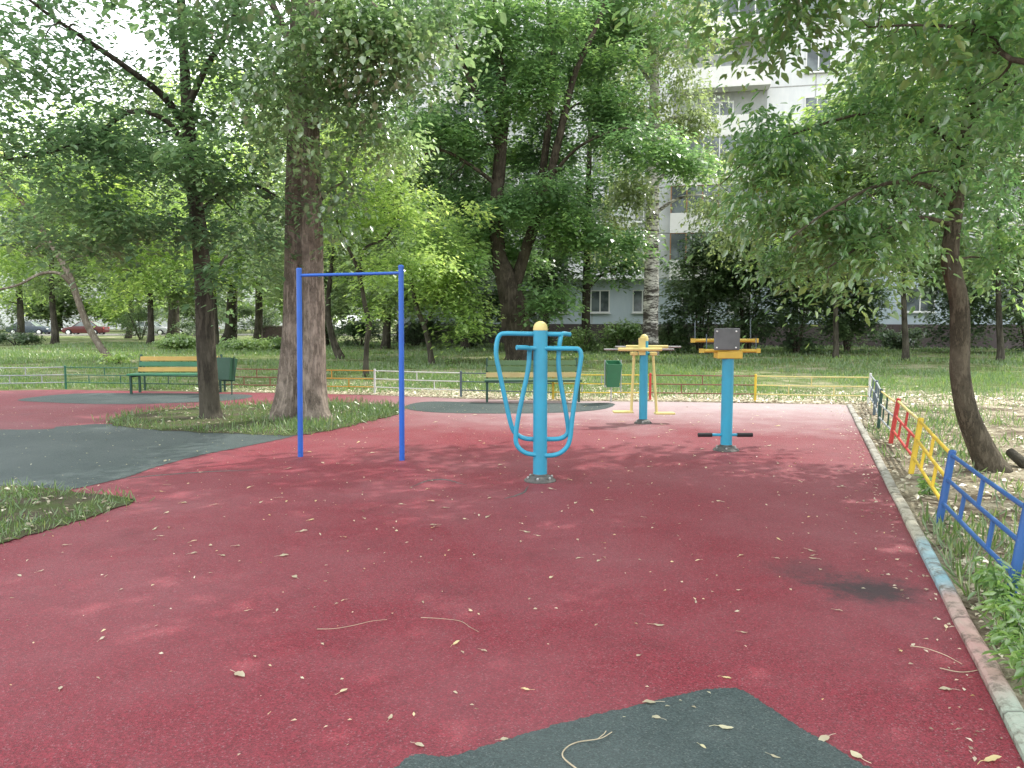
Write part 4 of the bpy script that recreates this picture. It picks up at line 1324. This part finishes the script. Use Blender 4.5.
# far pale block beyond the road
fb = thing('apartment_building', 'distant pale block seen through leaves beyond the parked cars', 'building', (-70, 135, 0))
m = MB().box((-70, 141, 11), (78, 12, 22)); m.build('wall', M['facade'], fb)
m = MB().box((-70, 141, 22.2), (79, 13, .4)); m.build('roof', M['roof'], fb)
for k in range(5):
    for q in range(18):
        m = MB().box((-106 + q * 4.2, 134.97, 3 + k * 2.9), (1.6, .08, 1.5))
        m.build('window', M['pane_curtain'], fb)

bx = G(268, 341)
u = thing('low_wall', 'reddish grey low block on the lawn left of the thick double trunk', 'wall', bx)
MB().box(bx + Vector((.6, 0, .55)), (2.3, 1.2, 1.1)).build('block', m_plain('weathered_red_block', (0.17, 0.12, 0.125), .9), u, False, .03)
MB().box(bx + Vector((.6, 0, 1.144)), (2.4, 1.3, .08)).build('coping', M['concrete'], u, False, .02)


# ------------------------------------------------------------------ parked cars
def make_car(label, loc, rz, paint):
    t = thing('parked_car', label, 'car', loc, rz, 'cars parked along the far road')
    st = [(-2.15, .62, .40, .70), (-2.1, .80, .30, .86), (-1.5, .86, .24, .95), (-.8, .87, .24, .96), (.7, .87, .24, .95), (1.2, .86, .24, .90), (1.9, .80, .26, .78), (2.12, .62, .36, .62)]
    b = MB()
    rings = []
    for x, hw, z0, z1 in st:
        rings.append([(x, -hw * .92, z0), (x, -hw, z0 + (z1 - z0) * .45), (x, -hw * .95, z1), (x, hw * .95, z1), (x, hw, z0 + (z1 - z0) * .45), (x, hw * .92, z0)])
    vs = [p for r_ in rings for p in r_]
    fs = [(i * 6 + k, i * 6 + (k + 1) % 6, (i + 1) * 6 + (k + 1) % 6, (i + 1) * 6 + k) for i in range(len(st) - 1) for k in range(6)] + [tuple(range(5, -1, -1)), tuple((len(st) - 1) * 6 + k for k in range(6))]
    b.add(vs, fs)
    r0 = [(-.85, .62, 1.40), (.25, .62, 1.42)]
    b.box((-.3, 0, 1.43), (1.15, 1.16, .05))
    for sx, x0, x1 in ((1, .95, .28), (-1, -1.62, -.88), (0, -.25, -.25)):
        for sy in (-1, 1):
            b.beam((x0, sy * .79, .93), (x1, sy * .59, 1.42), .06, .06)
    body = b.build('body', paint, t, True, .02, True)
    g = MB()
    base_ = [(-1.62, -.78), (.95, -.78), (.95, .78), (-1.62, .78)]
    top_ = [(-.90, -.58), (.28, -.58), (.28, .58), (-.90, .58)]
    g.add([(x, y, .94) for x, y in base_] + [(x, y, 1.41) for x, y in top_], [(i, (i + 1) % 4, 4 + (i + 1) % 4, 4 + i) for i in range(4)])
    g.build('windows', M['pane'], t, False, 0, True)
    for x in (-1.3, 1.32):
        for sy in (-1, 1):
            wl = MB().lathe([(.20, -.1), (.31, -.1), (.325, -.05), (.325, .05), (.31, .1), (.20, .1)], (x, sy * .80, .325), 20, Matrix.Rotation(R(90), 3, 'X')).build('wheel', M['black_rubber'], t, True, 0, True)
            MB().lathe([(.2, -.112), (.05, -.118), (.05, .118), (.2, .112)], (x, sy * .80, .325), 14, Matrix.Rotation(R(90), 3, 'X')).build('rim', M['chrome'], wl, True, 0, True)
    for sy in (-1, 1):
        MB().box((2.02, sy * .58, .66), (.16, .26, .12)).build('headlight', M['win_frame'], t, False, .02, True)
        MB().box((-2.1, sy * .6, .76), (.1, .2, .14)).build('tail_light', M['red_paint'], t, False, .02, True)
    return t


for px, Y, rz, colr, lb in ((30, 83.0, R(3), (.055, .075, .10), 'blue grey parked car at the left edge of the road'), (85, 81.5, R(183), (.11, .018, .018), 'dark red parked car behind the leaning tree'),
                            (150, 80.0, R(2), (.42, .43, .45), 'silver parked car right of the red one'), (196, 79.4, R(182), (.62, .62, .62), 'white parked car left of the slim trunk'), (300, 79.5, R(2), (.05, .05, .055), 'black parked car half hidden by the double trunk')):
    p = W(px, 320, Y)
    p.z = .006
    make_car(lb, p, rz, m_plain('car_paint', colr, .25, .5, .0, .05))

# ------------------------------------------------------------------ grass, litter, fallen leaves
def inside(poly, X, Y):
    px, py = np.array([p[0] for p in poly]), np.array([p[1] for p in poly])
    res = np.zeros(len(X), bool)
    j = len(px) - 1
    for i in range(len(px)):
        c = ((py[i] > Y) != (py[j] > Y)) & (X < (px[j] - px[i]) * (Y - py[i]) / (py[j] - py[i] + 1e-12) + px[i])
        res ^= c
        j = i
    return res


def noise2(X, Y, s, seed):
    return np.array([mnoise.noise(Vector((x * s + seed, y * s, seed * .3))) for x, y in zip(X, Y)])


def blades(name, X, Y, H, Wd, mat, rng, z=0.0, lean=.5, tb=0.0, kind='stuff'):
    n = len(X)
    cen = np.stack([X, Y, np.full(n, z - .005)], 1)
    yaw = rng.uniform(0, 2 * np.pi, n)
    ln = rng.uniform(.05, lean, n)
    d = np.stack([np.cos(yaw) * np.sin(ln), np.sin(yaw) * np.sin(ln), np.cos(ln)], 1)
    nr = np.stack([np.cos(yaw), np.sin(yaw), np.zeros(n)], 1)
    nr = nr + rng.normal(0, .3, (n, 3))
    ti = np.clip(rng.normal(.45, .2, n) + tb, 0, 1)
    o = leaf_mesh(name, cen, d, nr, H, Wd, mat, None, ti, True, .5)
    o['kind'] = kind
    return o


rng = np.random.default_rng(77)
lw = [(-26, 18.3)] + [(p.x, p.y + .12) for p in reversed(BACKW)] + [(7.2, 14.9), (11, 15.2), (40, 16), (40, 47), (-30, 60)]
# lawn beyond the fence (denser near)
n = 210000
Y = 15 + 38 * rng.uniform(0, 1, n) ** 1.6
X = rng.uniform(-1, 1, n) * (Y * .72 + 1)
keep = inside(lw, X, Y)
X, Y = X[keep], Y[keep]
nz = noise2(X, Y, .35, 4.0) + .5 * noise2(X, Y, 1.4, 9.0)
prob = np.clip((Y - 15.2) / 3.0, .10, 1) * np.clip(.45 + 1.8 * nz, .05, 1)
keep = rng.uniform(0, 1, len(X)) < prob
X, Y = X[keep], Y[keep]
sz = .05 + .0022 * Y
blades('grass', X, Y, sz * rng.uniform(.7, 1.6, len(X)), (.006 + .0006 * Y) * rng.uniform(.7, 1.3, len(X)), M['grass'], rng, 0, .9)
# planting beds
for poly, z, n, hh, cond in ((ISL1, .012, 17000, .11, 1), (ISL2, .012, 8500, .075, 2)):
    xs, ys_ = [p[0] for p in poly], [p[1] for p in poly]
    X, Y = rng.uniform(min(xs), max(xs), n), rng.uniform(min(ys_), max(ys_), n)
    k_ = inside(poly, X, Y)
    X, Y = X[k_], Y[k_]
    nz = noise2(X, Y, 1.1, 2.0 + cond)
    edge_d = np.min(np.stack([np.hypot(X - a, Y - b) for a, b in poly]), 0)
    pr_ = np.clip(.25 + 1.9 * nz + (.25 * (X + 3.6) if cond == 1 else 0), .03, 1)
    pr_ = np.maximum(pr_, np.where(edge_d < .22, .6, 0))
    k_ = rng.uniform(0, 1, len(X)) < pr_
    X, Y = X[k_] + rng.normal(0, .085, k_.sum()), Y[k_] + rng.normal(0, .085, k_.sum())
    blades('grass', X, Y, hh * rng.uniform(.45, 1.5, len(X)), .0055 * rng.uniform(.7, 1.5, len(X)), M['grass'], rng, z, 1.15, .0)
# weeds and grass outside the kerb
n = 10000
Y = rng.uniform(2.2, 15, n)
X = np.array([kerb_x(y) for y in Y]) + .13 + np.abs(rng.normal(0, 1.5, n))
nz = noise2(X, Y, .9, 5.5)
k_ = rng.uniform(0, 1, n) < np.clip(.22 + 1.3 * nz, .02, 1)
X, Y = X[k_], Y[k_]
blades('grass', X, Y, .11 * rng.uniform(.4, 1.6, len(X)), .010 * rng.uniform(.7, 1.5, len(X)), M['grass'], rng, 0, 1.0, .05)


def litter(name, X, Y, size, z, mat, rng, tb=0.0):
    n = len(X)
    cen = np.stack([X, Y, np.full(n, z) + rng.uniform(.001, .012, n)], 1)
    yaw = rng.uniform(0, 2 * np.pi, n)
    pt = rng.normal(0, .22, n)
    d = np.stack([np.cos(yaw) * np.cos(pt), np.sin(yaw) * np.cos(pt), np.sin(pt)], 1)
    nr = rng.normal(0, .25, (n, 3)) + np.array([0, 0, 1.0])
    L = size * rng.uniform(.5, 1.4, n)
    o = leaf_mesh(name, cen, d, nr, L, L * .55, mat, None, np.clip(rng.normal(.5, .25, n) + tb, 0, 1), False, .3)
    o['kind'] = 'stuff'
    return o


# strip of dry leaves just outside the back fence, and right of the kerb
n = 16000
ti = rng.uniform(0, 1, n)
Y = 14.9 + np.abs(rng.normal(0, 1.6, n))
X = 2.5 + rng.normal(0, 4.0, n)
k_ = (X > -14) & (X < 12)
X, Y, n = X[k_], Y[k_], int(k_.sum())
yb = np.interp(X, [p.x for p in reversed(BACKW)], [p.y for p in reversed(BACKW)])
Y = yb - .15 + np.abs(rng.normal(0, 1.3, n))
litter('leaf_litter', X, Y, .075, 0.002, M['litter'], rng, .15)
n = 9500
Y = rng.uniform(2.5, 17, n)
X = np.array([kerb_x(y) for y in Y]) + .14 + rng.uniform(0, 1, n) ** 1.3 * 9
litter('leaf_litter', X, Y, .065, 0.002, M['litter'], rng)
n = 1500
Y = 2.6 + rng.uniform(0, 1, n) ** .6 * 12
X = rng.uniform(-1, 1, n) * Y * .68
k_ = inside(redpoly, X, Y) & ~inside(ISL1, X, Y) & ~inside(ISL2, X, Y)
litter('leaf_litter', X[k_], Y[k_], .022, .009, M['fallen'], rng)
for poly in (ISL1, ISL2):
    xs, ys_ = [p[0] for p in poly], [p[1] for p in poly]
    X, Y = rng.uniform(min(xs), max(xs), 520), rng.uniform(min(ys_), max(ys_), 520)
    k_ = inside(poly, X, Y)
    litter('leaf_litter', X[k_], Y[k_], .055, .018, M['litter'], rng, -.15)


n = 260       # crumbs blown up against the kerb
Y = 2.4 + rng.uniform(0, 1, n) * 12
X = np.array([kerb_x(y) for y in Y]) - .02 - np.abs(rng.normal(0, .16, n))
litter('leaf_litter', X, Y, .026, .007, M['litter'], rng, -.1)


# single fallen leaves on the paving
def fallen_proto(i):
    r_ = random.Random(40 + i)
    b = MB()
    L, Wd = r_.uniform(.055, .075), r_.uniform(.024, .036)
    n = 7
    left, right, mid = [], [], []
    for k in range(n + 1):
        u_ = k / n
        hw = Wd * .5 * math.sin(math.pi * u_ ** .85) ** .8 if 0 < k < n else 0.0
        zc = .003 + .005 * math.sin(u_ * 2.6 + i) ** 2
        mid.append((u_ * L, 0, zc))
        left.append((u_ * L, hw, zc + hw * r_.uniform(.0, .3)))
        right.append((u_ * L, -hw, zc + hw * r_.uniform(-.05, .25)))
    vs = mid + left + right
    fs = []
    for k in range(n):
        fs += [(k, k + 1, n + 2 + k, n + 1 + k), (k + 1, k, 2 * n + 2 + k, 2 * n + 3 + k)]
    b.add(vs, fs)
    b.tube([(-.035, r_.uniform(-.012, .012), .003), (-.015, .0, .006), (0.004, 0, .006)], .0011, 5)
    me = b.build('fallen_leaf', M['fallen'], None, True)
    at = me.data.attributes.new('tint', 'FLOAT', 'FACE')
    at.data.foreach_set('value', [r_.choice((.35, .5, .5, .6, .7, .85))] * len(me.data.polygons))
    return me


protos = [fallen_proto(i) for i in range(7)]
spots = [(235, 673, 1.3, 'pale yellow leaf with upright stalk lying alone at lower left'), (340, 693, .8, None), (389, 720, .8, None), (296, 578, 1.2, None), (415, 744, .8, None), (470, 610, .9, None), (453, 645, .8, None), (481, 650, .7, None),
         (552, 577, .9, None), (653, 625, 1.1, 'squarish pale leaf with thin stalk near the middle of the red paving'), (656, 703, 1.3, 'long pale leaf on the edge of the dark green patch'), (661, 719, .9, None),
         (718, 727, 1.2, 'curled yellow brown leaf on the dark green patch'), (722, 677, .7, None), (835, 610, .8, None), (867, 571, .8, None), (815, 555, .7, None), (820, 570, .7, None), (829, 737, 1.2, 'yellow leaf on the red just right of the green patch'),
         (862, 760, 1.3, 'pale leaf at the bottom edge right of the green patch'), (984, 762, 1.3, 'pale yellow leaf near the bottom right corner'), (952, 690, 1.0, None), (946, 629, .9, None), (38, 572, .8, None), (68, 545, .9, None), (18, 575, .7, None),
         (160, 536, .8, None), (530, 690, .7, None), (600, 560, .7, None), (700, 560, .7, None), (740, 632, .7, None), (100, 640, .7, None), (60, 690, .7, None), (1010, 720, .8, None), (780, 540, .7, None), (640, 655, .6, None),
         (345, 600, .6, None), (250, 610, .6, None), (120, 590, .6, None), (430, 540, .7, None), (740, 590, .6, None), (900, 650, .7, None), (500, 740, .7, None), (700, 745, .6, None), (770, 755, .7, None)]
rs = random.Random(9)
for i in range(110):
    py = rs.uniform(412, 560)
    px = rs.uniform(150, 900) if py > 440 else rs.uniform(430, 850)
    g = G(px, py)
    if g.x < kerb_x(g.y) - .15 and not inside(ISL1, np.array([g.x]), np.array([g.y]))[0] and not inside(ISL2, np.array([g.x]), np.array([g.y]))[0]:
        spots.append((px, py, rs.uniform(.7, 1.2), None))
for i, (px, py, s, lb) in enumerate(spots):
    o = protos[i] if i < len(protos) else protos[i % len(protos)].copy()
    if i >= len(protos): COL.objects.link(o)
    g = G(px, py, .009)
    o.location = g
    o.rotation_euler = (rs.uniform(-.15, .15), rs.uniform(-.15, .15), rs.uniform(0, 6.28))
    s *= .82 * (1.0 + max(0, g.y - 6) * .05)
    o.scale = (s, s, s)
    tag(o, lb or 'small pale dry leaf lying on the rubber paving', 'fallen leaf', 'fallen leaves on the rubber paving')

# twigs and dry stalks
for lb, pts, r_ in (('thin straight dry twig on the red paving left of the middle', [(317, 629), (335, 628.5), (355, 625), (372, 621), (387, 619.5)], .0018),
                    ('short bent dry stalk on the red paving below the pull-up bar', [(421, 617.5), (440, 618.5), (460, 621), (470, 627), (479, 632)], .0016),
                    ('pale forked curved twig on the dark green patch', [(578, 770), (563, 757), (566, 748), (578, 742), (600, 738.5), (612, 732)], .0032),
                    ('dry grass stalk reaching over the paving from the kerb', [(910, 646), (925, 648), (945, 655), (962, 664)], .0022),
                    ('longer dry grass stalk lying near the right kerb', [(940, 668), (960, 672), (978, 670), (992, 664)], .0024)):
    P = [G(px, py, .013 + .006 * math.sin(k * 2)) for k, (px, py) in enumerate(pts)]
    P = [Vector(q[:3]) for q in smooth_path(P, 5)]
    b = MB().tube(P, [r_ * (1 - .5 * k / len(P)) for k in range(len(P))], 7)
    if 'forked' in lb:
        b.tube([G(598, 738.6, .013), G(604, 734, .016), G(606, 731, .018)], r_ * .6, 6)
    tag(b.build('fallen_twig', M['straw'], None, True), lb, 'twig', 'twigs and stalks on the paving')

# leafy weeds beside the near end of the blue fence
for i, (px, py, Yd, hh, n_, lb) in enumerate([(1010, 648, 0, .30, 60, 'leafy weed clump growing over the kerb below the blue fence'), (1000, 610, 0, .26, 40, 'leafy weed at the foot of the near blue fence post'), (1022, 690, 0, .3, 50, 'weed at the right frame edge nearest the viewer'),
                                              (985, 585, 0, .10, 26, 'low dark weed just behind the blue painted kerb'), (930, 495, 0, .16, 34, 'pale weed under the yellow fence section')]):
    b = G(px, py)
    b.x = max(b.x, kerb_x(b.y) + .22)
    t = thing('weed', lb, 'plant', b, 0, 'weeds along the kerb')
    stm = MB()
    rg = np.random.default_rng(300 + i)
    tips = []
    for k in range(9):
        a = rg.uniform(0, 6.28)
        e = b + Vector((math.cos(a) * hh * .5 * rg.uniform(.3, 1), math.sin(a) * hh * .5 * rg.uniform(.3, 1), hh * rg.uniform(.6, 1.1)))
        mdl = b.lerp(e, .5) + Vector((0, 0, hh * .12))
        stm.tube([b, mdl, e], [.004, .003, .0015], 5, False)
        for u_ in np.linspace(.25, 1, 5):
            tips.append(np.array(b.lerp(mdl, u_ * 2) if u_ < .5 else mdl.lerp(e, u_ * 2 - 1)))
    stm.build('stem', M['weed'], t, True)
    C = np.array(tips)
    cen, d, nr, L, Wd, ti = cluster_leaves(rg, C, max(3, n_ // 8), .06, .052, .5, .4, .5, aspect=.36)
    leaf_mesh('foliage', cen, d, nr, L, Wd, M['weed'], t, ti, True)

# old log lying behind the curved trunk
a = G(1008, 470)
lg = MB().tube([W(1010, 452, 8.6), W(1022, 462, 8.4), W(1040, 474, 8.2)], [.05, .058, .06], 12, True, .12)
tag(lg.build('log', M['bark_dark'], None, True), 'dark old log lying right of the curved trunk', 'log')
